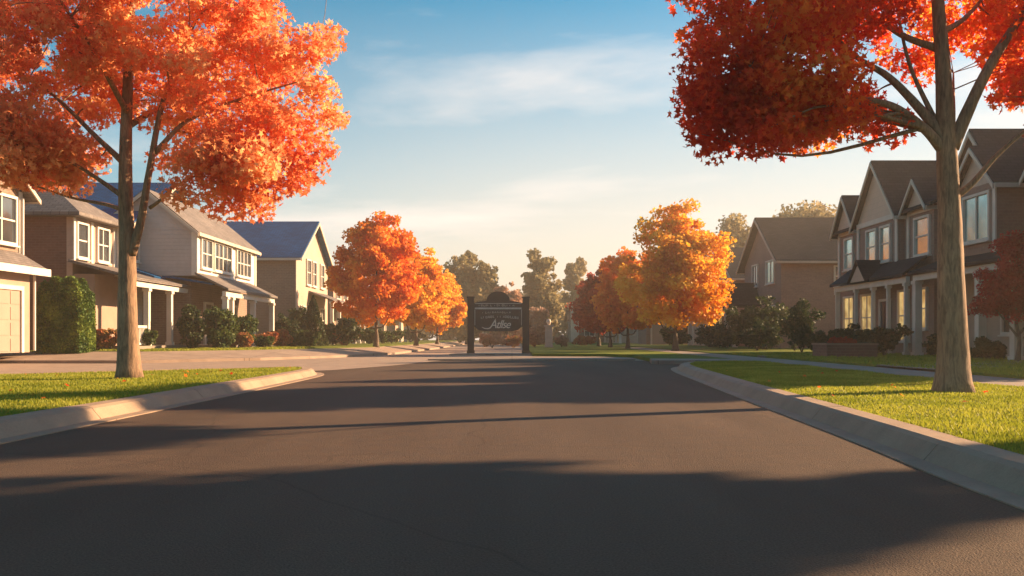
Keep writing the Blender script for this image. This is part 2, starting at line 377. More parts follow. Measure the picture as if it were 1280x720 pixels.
PROF = [(-.16, -.02), (-.16, .009), (0, .012), (.05, .07), (.09, .12), (.14, .142), (.32, .145), (.34, .09), (.34, -.02)]
kerb('kerb', K_L, -1, PROF); kerb('kerb', K_R, 1, PROF)

def raised(name, poly, z, m, skirt=.12):
    """a sheet with a vertical skirt down to the ground"""
    n = len(poly); mb = MB()
    mb.add([(x, y, z) for x, y in poly] + [(x, y, z - skirt) for x, y in poly], [tuple(range(n))] + [(i, i + n, (i + 1) % n + n, (i + 1) % n) for i in range(n)])
    return tag(mb.build(name, m), kind='structure')
VL = offset([tuple(p) for p in catmull(K_L, 4)], -.33) + [(-34, -15)]
VR = offset([tuple(p) for p in catmull(K_R, 4)], .33) + [(7.3, 24.8), (7.3, -15)]
VR = [p for p in VR if p[0] <= 7.3]
raised('verge', VL, .125, M['lawn']); raised('verge', VR, .125, M['lawn'])
raised('sidewalk', [(7.3, -15), (8.7, -15), (8.7, 60), (7.3, 60)], .13, M['walk'])
raised('sidewalk', [(4.3, 27.1), (7.29, 26.9), (7.29, 29), (4.6, 29.4)], .126, M['walk'])
raised('sidewalk', [(-3.0, 31.4), (4.4, 31.4), (4.6, 33.4), (-2.8, 33.4)], .055, M['walk'], .08)
raised('lawn', [(8.7, -15), (60, -15), (60, 122), (8.7, 122)], .17, M['lawn'], .2)
raised('lawn', [(4.7, 29.4), (7.3, 29.0), (7.3, 60), (9, 60), (8.7, 122), (1.2, 122), (.9, 38.5), (4.0, 38), (4.9, 36)], .12, M['lawn'])
raised('median', [(-2.9, 40.6), (.9, 40.4), (.9, 47), (-2.4, 47)], .05, M['walk'], .08)
# front walks to the right-hand houses
raised('garden_path', [(8.7, 30.2), (14.2, 35.3), (14.2, 36.3), (8.7, 31.2)], .185, M['walk'], .06)
raised('garden_path', [(8.7, 18.0), (15.5, 22.6), (15.5, 25.5), (8.7, 21.0)], .185, M['walk'], .06)
# left: kerbed, gently rising pavement in front of the lawns
P_ = [(-60, 28), (-12, 28), (-9, 31.5), (-7, 36), (-5.6, 42), (-5.2, 60), (-5.2, 122)]
Q_ = [(-60, 31), (-13, 31), (-10.5, 34.5), (-8.6, 38.5), (-7, 44), (-6.6, 60), (-6.6, 122)]
mb = MB(); n = len(P_)
mb.add([(x, y, 0) for x, y in P_] + [(x, y, .10) for x, y in P_] + [(x, y, .33) for x, y in Q_],
       [(i, i + 1, i + 1 + n, i + n) for i in range(n - 1)] + [(i + n, i + 1 + n, i + 1 + 2 * n, i + 2 * n) for i in range(n - 1)])
tag(mb.build('pavement', M['apron'], recalc=False), kind='structure')
raised('lawn', Q_ + [(-60, 122)], .345, M['lawn'], .05)
ZL, ZR = .34, .16

# grass blades on the two near verges and along the near lawn
def in_poly(px, py, poly):
    x = np.array([p[0] for p in poly]); y = np.array([p[1] for p in poly]); r = np.zeros(len(px), bool); j = len(poly) - 1
    for i in range(len(poly)):
        c = ((y[i] > py) != (y[j] > py)) & (px < (x[j] - x[i]) * (py - y[i]) / (y[j] - y[i] + 1e-12) + x[i]); r ^= c; j = i
    return r
def grass(name, poly, n, z, box, h, seed, label, ww=.005):
    rg = np.random.default_rng(seed)
    # density falls with distance
    px = rg.uniform(box[0], box[1], n * 2); d = rg.uniform(0, 1, n * 2); py = box[2] * (box[3] / box[2]) ** d
    k = in_poly(px, py, poly); px = px[k][:n]; py = py[k][:n]; n = len(px)
    hh = h * rg.uniform(.45, 1.25, n) * (1 + .35 * np.sin(px * 2.3) * np.cos(py * 1.9))
    a = rg.uniform(0, 2 * np.pi, n); w = ww * (1 + py / 14) * rg.uniform(.7, 1.3, n); l = hh * rg.uniform(.1, .7, n); b = rg.uniform(0, 2 * np.pi, n)
    z0 = np.full(n, z - .004)
    v = np.zeros((n, 4, 3)); ca, sa = np.cos(a) * w, np.sin(a) * w
    v[:, 0] = np.stack([px - ca, py - sa, z0], 1); v[:, 1] = np.stack([px + ca, py + sa, z0], 1)
    mx, my = px + np.cos(b) * l * .4, py + np.sin(b) * l * .4
    v[:, 2] = np.stack([mx + ca * .6, my + sa * .6, z0 + hh * .6], 1)
    v[:, 3] = np.stack([px + np.cos(b) * l, py + np.sin(b) * l, z0 + hh], 1)
    o = fast_mesh(name, v.reshape(-1, 3), 4, M['blade']); tag(o, label, 'grass', None, 'stuff'); return o
def fast_mesh(name, v, per, m, parent=None):
    loc = np.array(parent_root(parent).location) if parent else np.zeros(3)
    me = bpy.data.meshes.new(name); nv = len(v); nf = nv // per
    me.vertices.add(nv); me.vertices.foreach_set('co', (v - loc).astype('f').ravel())
    me.loops.add(nv); me.loops.foreach_set('vertex_index', np.arange(nv, dtype='i'))
    me.polygons.add(nf); me.polygons.foreach_set('loop_start', (np.arange(nf) * per).astype('i')); 
    me.update(calc_edges=True); me.validate(); me.materials.append(m)
    o = bpy.data.objects.new(name, me); C.objects.link(o)
    if parent: o.parent = parent
    return o
grass('grass', VL, 130000, .125, (-13, -4.5, 6, 21.5), .036, 3, 'mown sunlit grass on the left kerbside verge')
grass('grass', VR, 150000, .125, (2.8, 7.28, 4.4, 26), .036, 4, 'mown grass on the right kerbside verge with sun patches')
grass('grass', [(8.72, 8), (20, 8), (20, 36), (8.72, 36)], 45000, .17, (8.72, 20, 12, 36), .06, 5, 'shaded grass of the front lawns right of the sidewalk', .009)
grass('grass', Q_[1:4] + [(-12.8, 44), (-16, 33)], 15000, .345, (-16, -8, 31, 44), .06, 6, 'short grass edging the left front gardens', .009)

# ------------------------------------------------------------------ foliage and trees
STAR7 = [(0, -.35), (.55, -.75), (.42, -.1), (1.0, .3), (.32, .38), (0, 1.1), (-.32, .38), (-1.0, .3), (-.42, -.1), (-.55, -.75)]
QUAD = [(-.8, -.6), (.75, -.85), (.9, .7), (-.6, .9)]
TRI5 = [(0, -.9), (.9, -.2), (.5, .8), (-.5, .9), (-.95, -.1)]
def leaves_at(cent, shape, size, rg, updown=.35):
    n = len(cent); q = rg.normal(size=(n, 3)); q[:, 2] += updown * rg.choice([-1, 1], n) * 1.0
    q /= np.linalg.norm(q, axis=1)[:, None]
    h = rg.normal(size=(n, 3)); u = np.cross(q, h); u /= np.linalg.norm(u, axis=1)[:, None]; w = np.cross(q, u)
    s = size * rg.uniform(.6, 1.3, n)
    sh = np.array(shape); v = cent[:, None, :] + (u[:, None, :] * sh[None, :, :1] + w[:, None, :] * sh[None, :, 1:]) * s[:, None, None]
    v = v + q[:, None, :] * (np.abs(sh[:, 0]) ** 2)[None, :, None] * s[:, None, None] * rg.uniform(-.45, .45, n)[:, None, None]
    return v.reshape(-1, 3)
def crown_points(ells, nclump, crad, nleaf, rg, surf=2.4, flat=.75, keep=None):
    """ells: (cx,cy,cz,rx,ry,rz,weight) in world metres"""
    w = np.array([e[6] for e in ells], float); w /= w.sum()
    idx = rg.choice(len(ells), nclump, p=w); E = np.array(ells)[idx]
    d = rg.normal(size=(nclump, 3)); d /= np.linalg.norm(d, axis=1)[:, None]
    r = rg.uniform(0, 1, nclump) ** (1 / surf)
    cc = E[:, :3] + d * E[:, 3:6] * r[:, None]
    cr_ = crad * rg.uniform(.55, 1.3, nclump)
    per = rg.choice(nclump, nleaf, p=(cr_ ** 2) / (cr_ ** 2).sum())
    p = rg.normal(size=(nleaf, 3)); p /= np.linalg.norm(p, axis=1)[:, None]
    rr = rg.uniform(0, 1, nleaf) ** .5
    pts = cc[per] + p * (rr * cr_[per])[:, None] * np.array([1, 1, flat])
    return cc, pts
def tree(name, label, base, limbs, ells, nclump, crad, nleaf, lsize, leafmat, seed, bark='bark', shape=None, group=None, twigs=0, surf=2.4, cat='tree', sides=12):
    rg = np.random.default_rng(seed); random.seed(seed)
    bx, by, bz = base
    root = empty(name, base, label, cat, group)
    E = [(bx + e[0], by + e[1], bz + e[2], e[3], e[4], e[5], e[6]) for e in ells]
    cc, pts = crown_points(E, nclump, crad, nleaf, rg, surf)
    limb_pts = []
    tubes = []
    for li, (pp, r0, r1) in enumerate(limbs):
        q = catmull([(bx + a, by + b_, bz + c) for a, b_, c in pp], 6)
        k = len(q); rad = [r0 + (r1 - r0) * (i / (k - 1)) ** .85 for i in range(k)]
        if li == 0:
            for i, p in enumerate(q):
                hgt = p[2] - bz
                rad[i] *= 1 + .3 * math.exp(-hgt / .16)
            q[0][2] -= .05
        tubes.append((q, rad)); limb_pts += [(li, i, q[i], rad[i]) for i in range(k)]
    mbs = [MB() for _ in limbs]
    for li, (q, rad) in enumerate(tubes): mbs[li].tube(q, rad, sides if li == 0 else max(6, sides - 4), wob=.05)
    if twigs:
        LP = np.array([l[2] for l in limb_pts]); 
        order = rg.permutation(len(cc))[:twigs]
        for ci in order:
            c = cc[ci]; ok = [k for k, l in enumerate(limb_pts) if l[2][2] < c[2] + .15 and (l[0] > 0 or l[2][2] - bz > .35 * (E[0][2] - bz))]
            if not ok: continue
            dd = np.linalg.norm((LP[ok] - c) * np.array([1, 1, .8]), axis=1); k = ok[int(dd.argmin())]
            l = limb_pts[k]; a = np.array(l[2]); dist = np.linalg.norm(c - a)
            mid = (a + c) / 2 + rg.normal(size=3) * dist * .08; mid[2] += dist * .06
            q = catmull([a, mid, c], 4); r0 = min(l[3] * .55, .012 + .014 * dist)
            mbs[l[0]].tube(q, [r0 + (.005 - r0) * i / (len(q) - 1) for i in range(len(q))], 5, 0, False)
    mbs[0].build('trunk', M[bark], root, smooth=True)
    for mbx in mbs[1:]: mbx.build('limb', M[bark], root, smooth=True)
    fast_mesh('crown', leaves_at(pts, shape or QUAD, lsize, rg), len(shape or QUAD), M[leafmat], root)
    return root

G = 'maples lining the road'
# near left maple
tree('maple_tree', 'big bright orange maple with a forked grey trunk on the left verge', (-6.62, 15.2, .12),
     [([(0, 0, 0), (-.02, 0, 1.2), (-.03, 0, 2.4), (-.06, 0, 3.8), (-.02, .05, 5.4), (.05, 0, 7.2), (.0, 0, 9.0)], .195, .035),
      ([(.05, -.02, 2.15), (.22, -.04, 2.7), (.38, -.05, 3.6), (.62, 0, 4.9), (1.1, .1, 6.2), (1.5, .2, 7.6)], .085, .02),
      ([(-.03, 0, 3.1), (-.5, -.1, 3.45), (-1.0, -.2, 3.75), (-1.7, -.3, 3.95)], .05, .012),
      ([(-.03, 0, 2.9), (-.5, .2, 3.05), (-1.2, .4, 3.2), (-2.1, .5, 3.5)], .045, .012),
      ([(-.05, 0, 3.7), (-.6, .1, 4.2), (-1.3, 0, 4.9), (-2.2, .1, 5.5)], .06, .015),
      ([(.38, -.04, 2.95), (.62, -.1, 3.1), (.85, -.15, 3.3), (1.5, -.2, 3.6), (2.3, -.2, 3.9)], .035, .01),
      ([(.45, -.02, 3.9), (1.0, .1, 4.5), (1.9, .2, 4.9), (2.9, .2, 5.2)], .05, .012),
      ([(.0, .05, 4.4), (.3, .9, 5.0), (.5, 1.8, 5.6)], .06, .015),
      ([(-.02, -.02, 4.6), (-.2, -.9, 5.4), (-.4, -1.9, 6.1)], .055, .015)],
     [(2.25, 0, 5.0, 1.6, 1.9, 1.5, 1.2), (2.0, -.1, 3.5, 1.2, 1.2, .65, .55), (-1.9, 0, 4.45, 1.5, 1.9, 1.15, 1.15), (-3.1, 0, 5.0, 1.6, 1.8, 1.6, .9), (-1.6, -.3, 4.0, 1.1, 1.2, .7, .75), (-1.0, .4, 5.4, 1.0, 1.2, .7, .5),
      (.0, 0, 7.4, 3.5, 3.5, 2.4, 3.2), (.4, .9, 5.0, 1.6, 1.4, 1.0, .6), (1.2, -1.1, 5.6, 1.3, 1.3, 1.1, .5), (-.7, -1.3, 5.6, 1.4, 1.3, .9, .5), (.2, 0, 5.6, 1.5, .7, .5, .2)],
     410, .40, 68000, .058, 'orange_near', 11, shape=STAR7, group=None, twigs=150, surf=2.6, sides=18)
# near right maple
tree('maple_tree', 'tall red and orange maple with a thick straight trunk on the right verge', (5.77, 11.5, .12),
     [([(0, 0, 0), (-.02, 0, 1.0), (-.05, 0, 2.2), (-.10, 0, 3.4), (-.15, 0, 4.4), (-.22, .05, 6.0), (-.2, 0, 8.2)], .215, .04),
      ([(-.02, 0, 3.2), (.18, -.03, 3.7), (.5, -.05, 4.35), (.95, -.05, 5.05), (1.6, .0, 6.1), (2.1, .1, 7.2)], .095, .025),
      ([(-.12, 0, 3.15), (-.42, -.05, 3.45), (-.85, -.1, 3.72), (-1.4, -.15, 3.82), (-2.0, -.2, 3.9), (-2.7, -.2, 4.2)], .075, .015),
      ([(-.12, 0, 3.3), (-.4, .05, 3.7), (-.8, .1, 4.15), (-1.25, .2, 4.5), (-1.9, .25, 5.2)], .08, .018),
      ([(-.13, 0, 3.35), (-.3, .1, 3.8), (-.5, .2, 4.4), (-.62, .3, 5.2)], .045, .015),
      ([(0.02, 0, 2.55), (.25, -.02, 2.75), (.55, -.04, 3.1), (.95, -.05, 3.45), (1.6, -.1, 4.0)], .05, .014),
      ([(-.16, .03, 4.5), (-.6, .2, 4.75), (-1.2, .4, 5.3), (-2.0, .5, 5.9)], .055, .015),
      ([(-.18, .03, 4.7), (.3, .3, 5.0), (.8, .6, 5.5)], .05, .015),
      ([(0.0, .03, 3.4), (.3, .6, 3.9), (.7, 1.4, 4.6)], .04, .012)],
     [(-2.35, 0, 4.85, 1.35, 1.15, 1.35, 1.05), (-2.6, -.1, 3.7, 1.05, .8, .55, .8), (-1.35, .2, 3.75, .8, .9, .45, .35), (-3.0, 0, 4.3, .65, .9, .9, .6),
      (-.1, 0, 7.1, 3.2, 3.0, 1.8, 1.9), (1.7, 0, 5.1, 1.1, 1.7, 1.0, .9), (1.25, .2, 4.35, .6, 1.0, .5, .4), (-1.1, .3, 5.2, 1.0, 1.2, .6, .45), (.4, 2.0, 5.6, 1.4, 1.0, .9, .3)],
     330, .36, 50000, .055, 'red_near', 23, shape=STAR7, twigs=160, surf=2.6, sides=18)

def street_tree(label, x, y, zb, h, w, leafmat, seed, trunk=1.2, n=15000, ls=.085, lean=0, far=False):
    ch = h - trunk; zc = trunk + ch * .45
    rr = w / 2
    ells = [(0, 0, zc, rr * .82, rr * .82, ch * .40, 3), (lean, 0, zc + ch * .24, rr * .62, rr * .62, ch * .27, 1.5), (rr * .4, -.2, zc - ch * .10, rr * .52, rr * .5, ch * .27, .9),
            (-rr * .42, .1, zc - ch * .12, rr * .5, rr * .5, ch * .27, .9), (0, -rr * .4, zc - .1 * ch, rr * .55, rr * .45, ch * .3, .8)]
    limbs = [([(0, 0, 0), (.02, 0, trunk * .6), (0, .02, trunk * 1.2), (.03, 0, zc), (0, 0, zc + ch * .35)], .055 * w / 3 + .05, .02),
             ([(0, 0, trunk * 1.0), (rr * .2, 0, trunk * 1.35), (rr * .5, .1, zc)], .05, .015),
             ([(0, 0, trunk * .95), (-rr * .2, 0, trunk * 1.3), (-rr * .5, -.1, zc)], .05, .015)]
    return tree('maple_tree', label, (x, y, zb), limbs, ells, 240, .42 * (w / 5.0), n, ls, leafmat, seed, 'bark_far', QUAD, G, 30, 3.0, sides=8)
street_tree('round glowing orange street tree, first beyond the left houses', -6.95, 45, ZL, 7.0, 5.3, 'orange_mid', 31, .95, 26000, .075, .2)
street_tree('smaller amber-orange street tree just right of the round orange one', -6.0, 55, ZL, 6.4, 5.0, 'amber_mid', 32, .8, 18000, .085)
street_tree('farthest golden-orange tree of the left row, low beside the sign', -5.7, 67, ZL, 6.3, 4.8, 'amber_mid', 33, .6, 12000, .1)
street_tree('tall golden yellow street tree, largest of the right row', 8.35, 45, ZR, 7.9, 6.7, 'amber_mid', 34, .95, 30000, .075, .2)
street_tree('orange-red street tree behind the golden one', 7.1, 54, ZR, 6.2, 5.0, 'orange_mid', 35, .8, 17000, .085)
street_tree('deep red round tree left of the golden tree', 6.7, 60, ZR, 5.8, 5.0, 'red_mid', 36, .7, 17000, .09)
street_tree('farthest red tree of the right row', 6.9, 70, ZR, 6.0, 5.4, 'red_mid', 37, .7, 12000, .1)
# trees outside the right edge of the view (their shade falls over the near road)
for (x, y, h, w, lab) in ((12.0, 9.5, 9.4, 4.8, 'red maple on the right lawn just outside the view'), (16.5, 10.6, 7.0, 2.8, 'second red maple farther right outside the view'), (14.8, 19.6, 9.0, 6.4, 'red maple on the lawn beyond the right edge of the view')):
    street_tree(lab, x, y, ZR, h, w, 'red_mid', int(x * 10), 4.0 if x == 12.0 else 2.2, 14000 if w > 3 else 5000, .12)

def far_tree(label, x, y, h, w, seed, leafmat='olive_far', zb=.1, n=9000, ls=.17, group='hazy trees beyond the houses', narrow=False):
    rr = w / 2; rg = random.Random(seed)
    ells = [(0, 0, h * .55, rr * .75, rr * .75, h * .36, 3), (0, 0, h * .2, rr * .85, rr * .8, h * .2, 1.2)]
    for k in range(7):
        a = rg.uniform(0, 6.28); z = rg.uniform(.28, .85); q = (1 - abs(z - .5) * 1.1)
        ells.append((math.cos(a) * rr * .55 * q, math.sin(a) * rr * .55 * q, h * z, rr * .4, rr * .4, h * .12, .45))
    limbs = [([(0, 0, 0), (.1, 0, h * .3), (0, .1, h * .6), (.05, 0, h * .85)], .03 * w + .08, .03),
             ([(0, 0, h * .2), (rr * .3, 0, h * .4), (rr * .55, 0, h * .6)], .1, .02), ([(0, 0, h * .22), (-rr * .3, 0, h * .42), (-rr * .5, 0, h * .62)], .1, .02)]
    return tree('tree', label, (x, y, zb), limbs, ells, 130, .75 * w / 6, n, ls, leafmat, seed, 'bark_far', QUAD, group, 24, 2.2, sides=7)
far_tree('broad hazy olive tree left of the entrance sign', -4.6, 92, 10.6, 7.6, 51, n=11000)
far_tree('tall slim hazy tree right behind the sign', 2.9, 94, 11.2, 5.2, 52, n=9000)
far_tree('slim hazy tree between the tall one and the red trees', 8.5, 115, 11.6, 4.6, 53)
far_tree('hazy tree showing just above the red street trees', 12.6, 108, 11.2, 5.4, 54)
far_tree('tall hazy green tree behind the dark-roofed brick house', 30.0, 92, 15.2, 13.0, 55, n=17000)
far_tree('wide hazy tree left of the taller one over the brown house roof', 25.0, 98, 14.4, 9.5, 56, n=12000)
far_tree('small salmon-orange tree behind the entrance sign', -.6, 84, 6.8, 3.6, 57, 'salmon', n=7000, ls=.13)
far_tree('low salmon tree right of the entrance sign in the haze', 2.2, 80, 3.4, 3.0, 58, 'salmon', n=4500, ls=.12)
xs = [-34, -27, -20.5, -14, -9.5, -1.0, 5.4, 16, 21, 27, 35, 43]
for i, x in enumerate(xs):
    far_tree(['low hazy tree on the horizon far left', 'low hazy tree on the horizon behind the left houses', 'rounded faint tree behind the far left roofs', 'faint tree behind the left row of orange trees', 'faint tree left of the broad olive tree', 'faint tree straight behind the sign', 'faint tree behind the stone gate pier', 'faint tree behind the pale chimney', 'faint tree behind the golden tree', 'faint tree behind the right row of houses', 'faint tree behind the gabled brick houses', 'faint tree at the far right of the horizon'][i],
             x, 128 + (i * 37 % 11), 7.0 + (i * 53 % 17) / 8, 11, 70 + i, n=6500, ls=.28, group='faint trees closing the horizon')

def shrub(label, x, y, zb, w, d, h, leafmat, seed, n=3500, ls=.045, group='shrubs along the house fronts', cat='shrub', name='shrub', cone=False, nclump=60, stems=True):
    rg = np.random.default_rng(seed); root = empty(name, (x, y, zb), label, cat, group)
    if cone:
        t = rg.uniform(0, 1, n) ** .8; z = (1 - t) ; a = rg.uniform(0, 2 * np.pi, n); z = rg.beta(1, 1.6, n)
        rad = (1 - z) ** .85 * (.55 + .45 * rg.uniform(0, 1, n) ** .3) * (1 + .12 * np.sin(a * 5 + z * 14)); 
        pts = np.stack([x + np.cos(a) * rad * w / 2, y + np.sin(a) * rad * d / 2, zb + .06 + z * h], 1)
    else:
        ells = [(x, y, zb + h * .45, w * .36, d * .36, h * .38, 2)]
        r2 = random.Random(seed)
        for k in range(5): ells.append((x + r2.uniform(-.28, .28) * w, y + r2.uniform(-.28, .28) * d, zb + h * r2.uniform(.35, .68), w * .22, d * .22, h * .24, .7))
        cc, pts = crown_points(ells, nclump, min(w, d, h) * .17, n, rg, 2.6)
        pts[:, 2] = np.maximum(pts[:, 2], zb + .02)
    if stems:
        mb = MB()
        for k in range(4):
            a = k * 1.7 + seed; mb.tube([(x, y, zb - .03), (x + math.cos(a) * w * .1, y + math.sin(a) * d * .1, zb + h * .3), (x + math.cos(a) * w * .22 * (0 if cone else 1), y + math.sin(a) * d * .22 * (0 if cone else 1), zb + h * .65)], [.025, .018, .008], 5)
        mb.build('stem', M['bark_far'], root, smooth=True)
    fast_mesh('foliage', leaves_at(pts, QUAD, ls, rg), 4, M[leafmat], root)
    return root

# ------------------------------------------------------------------ houses
def framer(X, sx):
    """house frame: n = metres out of the street front, u = metres along the street, z = height"""
    return lambda n, u, z: (X + sx * n, u, z)
def front(P, n0=0): return lambda a, o, z: P(n0 + o, a, z)          # a along the street
def side(P, u0): return lambda a, o, z: P(a, u0 - o, z)              # wall facing the camera; a = n
def gable(rf, wl, P, axis, n0, n1, u0, u1, ze, zr, ov=.35, th=.12, pk=None, tr=None):
    if axis == 'u': a0, a1, b0, b1 = n0, n1, u0, u1; T = lambda a, b, z: P(a, b, z)
    else: a0, a1, b0, b1 = u0, u1, n0, n1; T = lambda a, b, z: P(b, a, z)
    am = (a0 + a1) / 2 if pk is None else pk
    for e, sg in ((a0, -1), (a1, 1)):
        sl_ = (zr - ze) / abs(am - e); eo = e + sg * ov; zo = ze - sl_ * ov
        q = [(eo, b0 - ov, zo), (eo, b1 + ov, zo), (am, b1 + ov, zr), (am, b0 - ov, zr)]
        rf.hexa([T(*c) for c in q] + [T(c[0], c[1], c[2] + th) for c in q])
    if wl is not None:
        wl.prism([(a0, ze - .01), (a1, ze - .01), (am, zr - .015)], b0, b1, P=lambda a, z, b: T(a, b, z))
    if tr is not None:
        for bb, s2 in ((b0 - ov, -1), (b1 + ov, 1)):
            for e, sg in ((a0, -1), (a1, 1)):
                sl_ = (zr - ze) / abs(am - e); eo = e + sg * (ov + .01); zo = ze - sl_ * ov
                c0, c1 = bb, bb + s2 * .05
                q = [(eo, c0, zo - .09), (am, c0, zr - .11), (am, c1, zr - .11), (eo, c1, zo - .09)]
                tr.hexa([T(*c) for c in q] + [T(q[0][0], c0, zo + .06), T(am, c0, zr + .05), T(am, c1, zr + .05), T(eo, c1, zo + .06)])
            # frieze under the gable
    if tr is not None:      # fascia and gutter along both eaves
        for e, sg in ((a0, -1), (a1, 1)):
            sl_ = (zr - ze) / abs(am - e); eo = e + sg * ov; zo = ze - sl_ * ov
            tr.box((min(eo, eo + sg * .06), b0 - ov + .01, zo - .05), (max(eo, eo + sg * .06), b1 + ov - .01, zo + .09), P=T)
def lean(rf, P, n0, n1, u0, u1, zb, zf, th=.1):
    """porch roof sloping from the wall (n0, zb) to its front edge (n1, zf)"""
    q = [(n0, u0, zb), (n1, u0, zf), (n1, u1, zf), (n0, u1, zb)]
    rf.hexa([P(*c) for c in q] + [P(c[0], c[1], c[2] + th) for c in q])
def window(root, F, a0, a1, z0, z1, cols=2, rows=3, glass='glass', label=None):
    w = .09; mb = MB()
    mb.box((a0 - w, 0, z0 - w), (a0, .09, z1 + w), F); mb.box((a1, 0, z0 - w), (a1 + w, .09, z1 + w), F)
    mb.box((a0, 0, z1), (a1, .09, z1 + w), F); mb.box((a0 - w - .04, 0, z0 - w - .05), (a1 + w + .04, .15, z0 - w + .0), F); mb.box((a0, 0, z0 - w), (a1, .09, z0), F)
    o = mb.build('window', M['trim'], root)
    if label: o['label'] = label
    p = MB(); p.box((a0, .004, z0), (a1, .016, z1), F); p.build('pane', M[glass], o)
    s = MB(); b = .028
    for i in range(1, cols):
        a = a0 + (a1 - a0) * i / cols; bb = b * 1.6 if (cols == 4 and i == 2) else b
        s.box((a - bb, .018, z0), (a + bb, .055, z1), F)
    for i in range(1, rows):
        z = z0 + (z1 - z0) * i / rows; s.box((a0, .020, z - b), (a1, .05, z + b), F)
    s.build('muntins', M['trim'], o)
    return o
def door(root, F, a0, a1, z0, z1, m='door_dark', glass=None):
    mb = MB(); w = .1
    mb.box((a0 - w, 0, z0), (a0, .1, z1 + w), F); mb.box((a1, 0, z0), (a1 + w, .1, z1 + w), F); mb.box((a0, 0, z1), (a1, .1, z1 + w), F)
    mb.build('door_frame', M['trim'], root)
    d = MB(); d.box((a0, .01, z0), (a1, .03, z1), F)
    hw = (a1 - a0 - .36) / 2
    for k in (0, 1):
        for (q0, q1) in ((.15, .9), (1.05, 1.55), (1.65, 1.95)):
            if z0 + q1 < z1: d.box((a0 + .12 + k * (hw + .12), .03, z0 + q0), (a0 + .12 + k * (hw + .12) + hw, .045, z0 + q1), F)
    o = d.build('door', M[m], root)
    h = MB(); h.box((a0 + .06, .045, z0 + .95), (a0 + .09, .09, z0 + 1.1), F); h.build('handle', M['metal_dark'], o)
def garage_door(root, F, a0, a1, z0, z1):
    mb = MB(); w = .14
    mb.box((a0 - w, 0, z0), (a0, .08, z1 + w), F); mb.box((a1, 0, z0), (a1 + w, .08, z1 + w), F); mb.box((a0, 0, z1), (a1, .08, z1 + w), F)
    mb.build('door_frame', M['trim'], root)
    d = MB(); d.box((a0, .005, z0), (a1, .02, z1), F); nr, nc = 4, max(3, int((a1 - a0) / .6))
    for r in range(nr):
        for c_ in range(nc):
            A0 = a0 + (a1 - a0) * c_ / nc + .05; A1 = a0 + (a1 - a0) * (c_ + 1) / nc - .05; Z0 = z0 + (z1 - z0) * r / nr + .05; Z1 = z0 + (z1 - z0) * (r + 1) / nr - .05
            d.box((A0, .02, Z0), (A1, .035, Z1), F)
    d.build('garage_door', M['door_white'], root)
def post(root, P, n, u, z0, z1, w=.16, m='trim'):
    mb = MB(); h = w / 2
    mb.box((n - h, u - h, z0), (n + h, u + h, z1), P); mb.box((n - h - .04, u - h - .04, z0), (n + h + .04, u + h + .04, z0 + .14), P)
    mb.box((n - h - .04, u - h - .04, z1 - .12), (n + h + .04, u + h + .04, z1 - .002), P)
    mb.build('porch_post', M[m], root)
def boards(root, P, items):
    mb = MB()
    for a, b in items:
        mb = MB(); mb.box(a, b, P); mb.build('corner_board', M['trim'], root)

HG_L = 'houses along the left side of the road'; HG_R = 'houses along the right side of the road'
z = ZL
# ---- house C: leftmost, garage
P = framer(-16.5, 1); root = empty('house', (-16.5, 24.8, z), 'leftmost house with tan wall, tall white-framed window and a garage below', 'house', HG_L)
wl = MB(); rf = MB(); tr = MB(); up = MB()
wl.box((-9, 19.5, z), (0, 29.6, 3.55), P); wl.build('wall', M['stucco'], root)
up.box((-9, 19.5, 3.55), (0, 29.6, 5.7), P); gable(rf, up, P, 'n', -9, 0, 19.5, 29.6, 5.7, 9.0, .4, .14, tr=tr)
up.build('upper_wall', M['brick_tan'], root); tr.build('roof_trim', M['rake'], root)
rf.build('roof', M['roof_tan'], root)
g = MB(); g.box((0.002, 20.5, z), (.55, 29.1, 2.95), P); g.build('garage_wall', M['pale_stucco'], root)
garage_door(root, front(P, .55), 24.2, 28.5, z, 2.35)
g = MB(); lean(g, P, .002, 1.0, 20.2, 29.5, 3.55, 2.95, .12); g.build('garage_roof', M['roof_tan'], root)
g = MB(); g.box((1.0, 20.2, 2.86), (1.05, 29.5, 3.1), P); g.build('gutter', M['trim'], root)
window(root, front(P), 27.6, 29.15, 3.95, 5.4, 2, 2); window(root, front(P), 24.6, 26.2, 3.95, 5.4, 2, 2)
boards(root, P, [((0.003, 29.42, 3.6), (.04, 29.6, 5.7))])
g = MB(); g.tube([P(.09, 29.52, 5.5), P(.09, 29.52, 3.2), P(.6, 29.3, 2.9), P(.6, 29.3, z + .05)], [.045] * 4, 8); g.build('downpipe', M['trim'], root)
# ---- house B: brown brick side, hipped roof, porch
P = framer(-16.7, 1); root = empty('house', (-16.7, 35.2, z), 'brown brick house with hipped grey-brown roof behind the clipped hedge', 'house', HG_L)
wl = MB(); wl.box((-10, 33.5, z), (-.25, 37.0, 5.5), P); wl.build('brick_wall', M['brick_brown'], root)
fr_ = MB(); fr_.box((-.248, 33.48, 3.72), (0, 37.0, 5.5), P); fr_.box((-.248, 33.48, z), (-.02, 37.0, 3.70), P); fr_.build('front_wall', M['cream'], root)
g = MB(); g.box((-.018, 33.52, z), (.8, 35.6, 3.25), P); g.build('bay_wall', M['pale_stucco'], root)
rf = MB(); E0 = [(-10.4, 33.05), (.45, 33.05), (.45, 37.4), (-10.4, 37.4)]; RZ = 7.1
pts = [P(a, b_, 5.42) for a, b_ in E0] + [P(a, b_, 5.56) for a, b_ in E0] + [P(-8, 35.2, RZ), P(-1.9, 35.2, RZ)]
rf.add(pts, [(3, 2, 1, 0), (0, 1, 5, 4), (1, 2, 6, 5), (2, 3, 7, 6), (3, 0, 4, 7), (4, 5, 9, 8), (5, 6, 9), (6, 7, 8, 9), (7, 4, 8)])
rf.build('roof', M['roof_tan'], root)
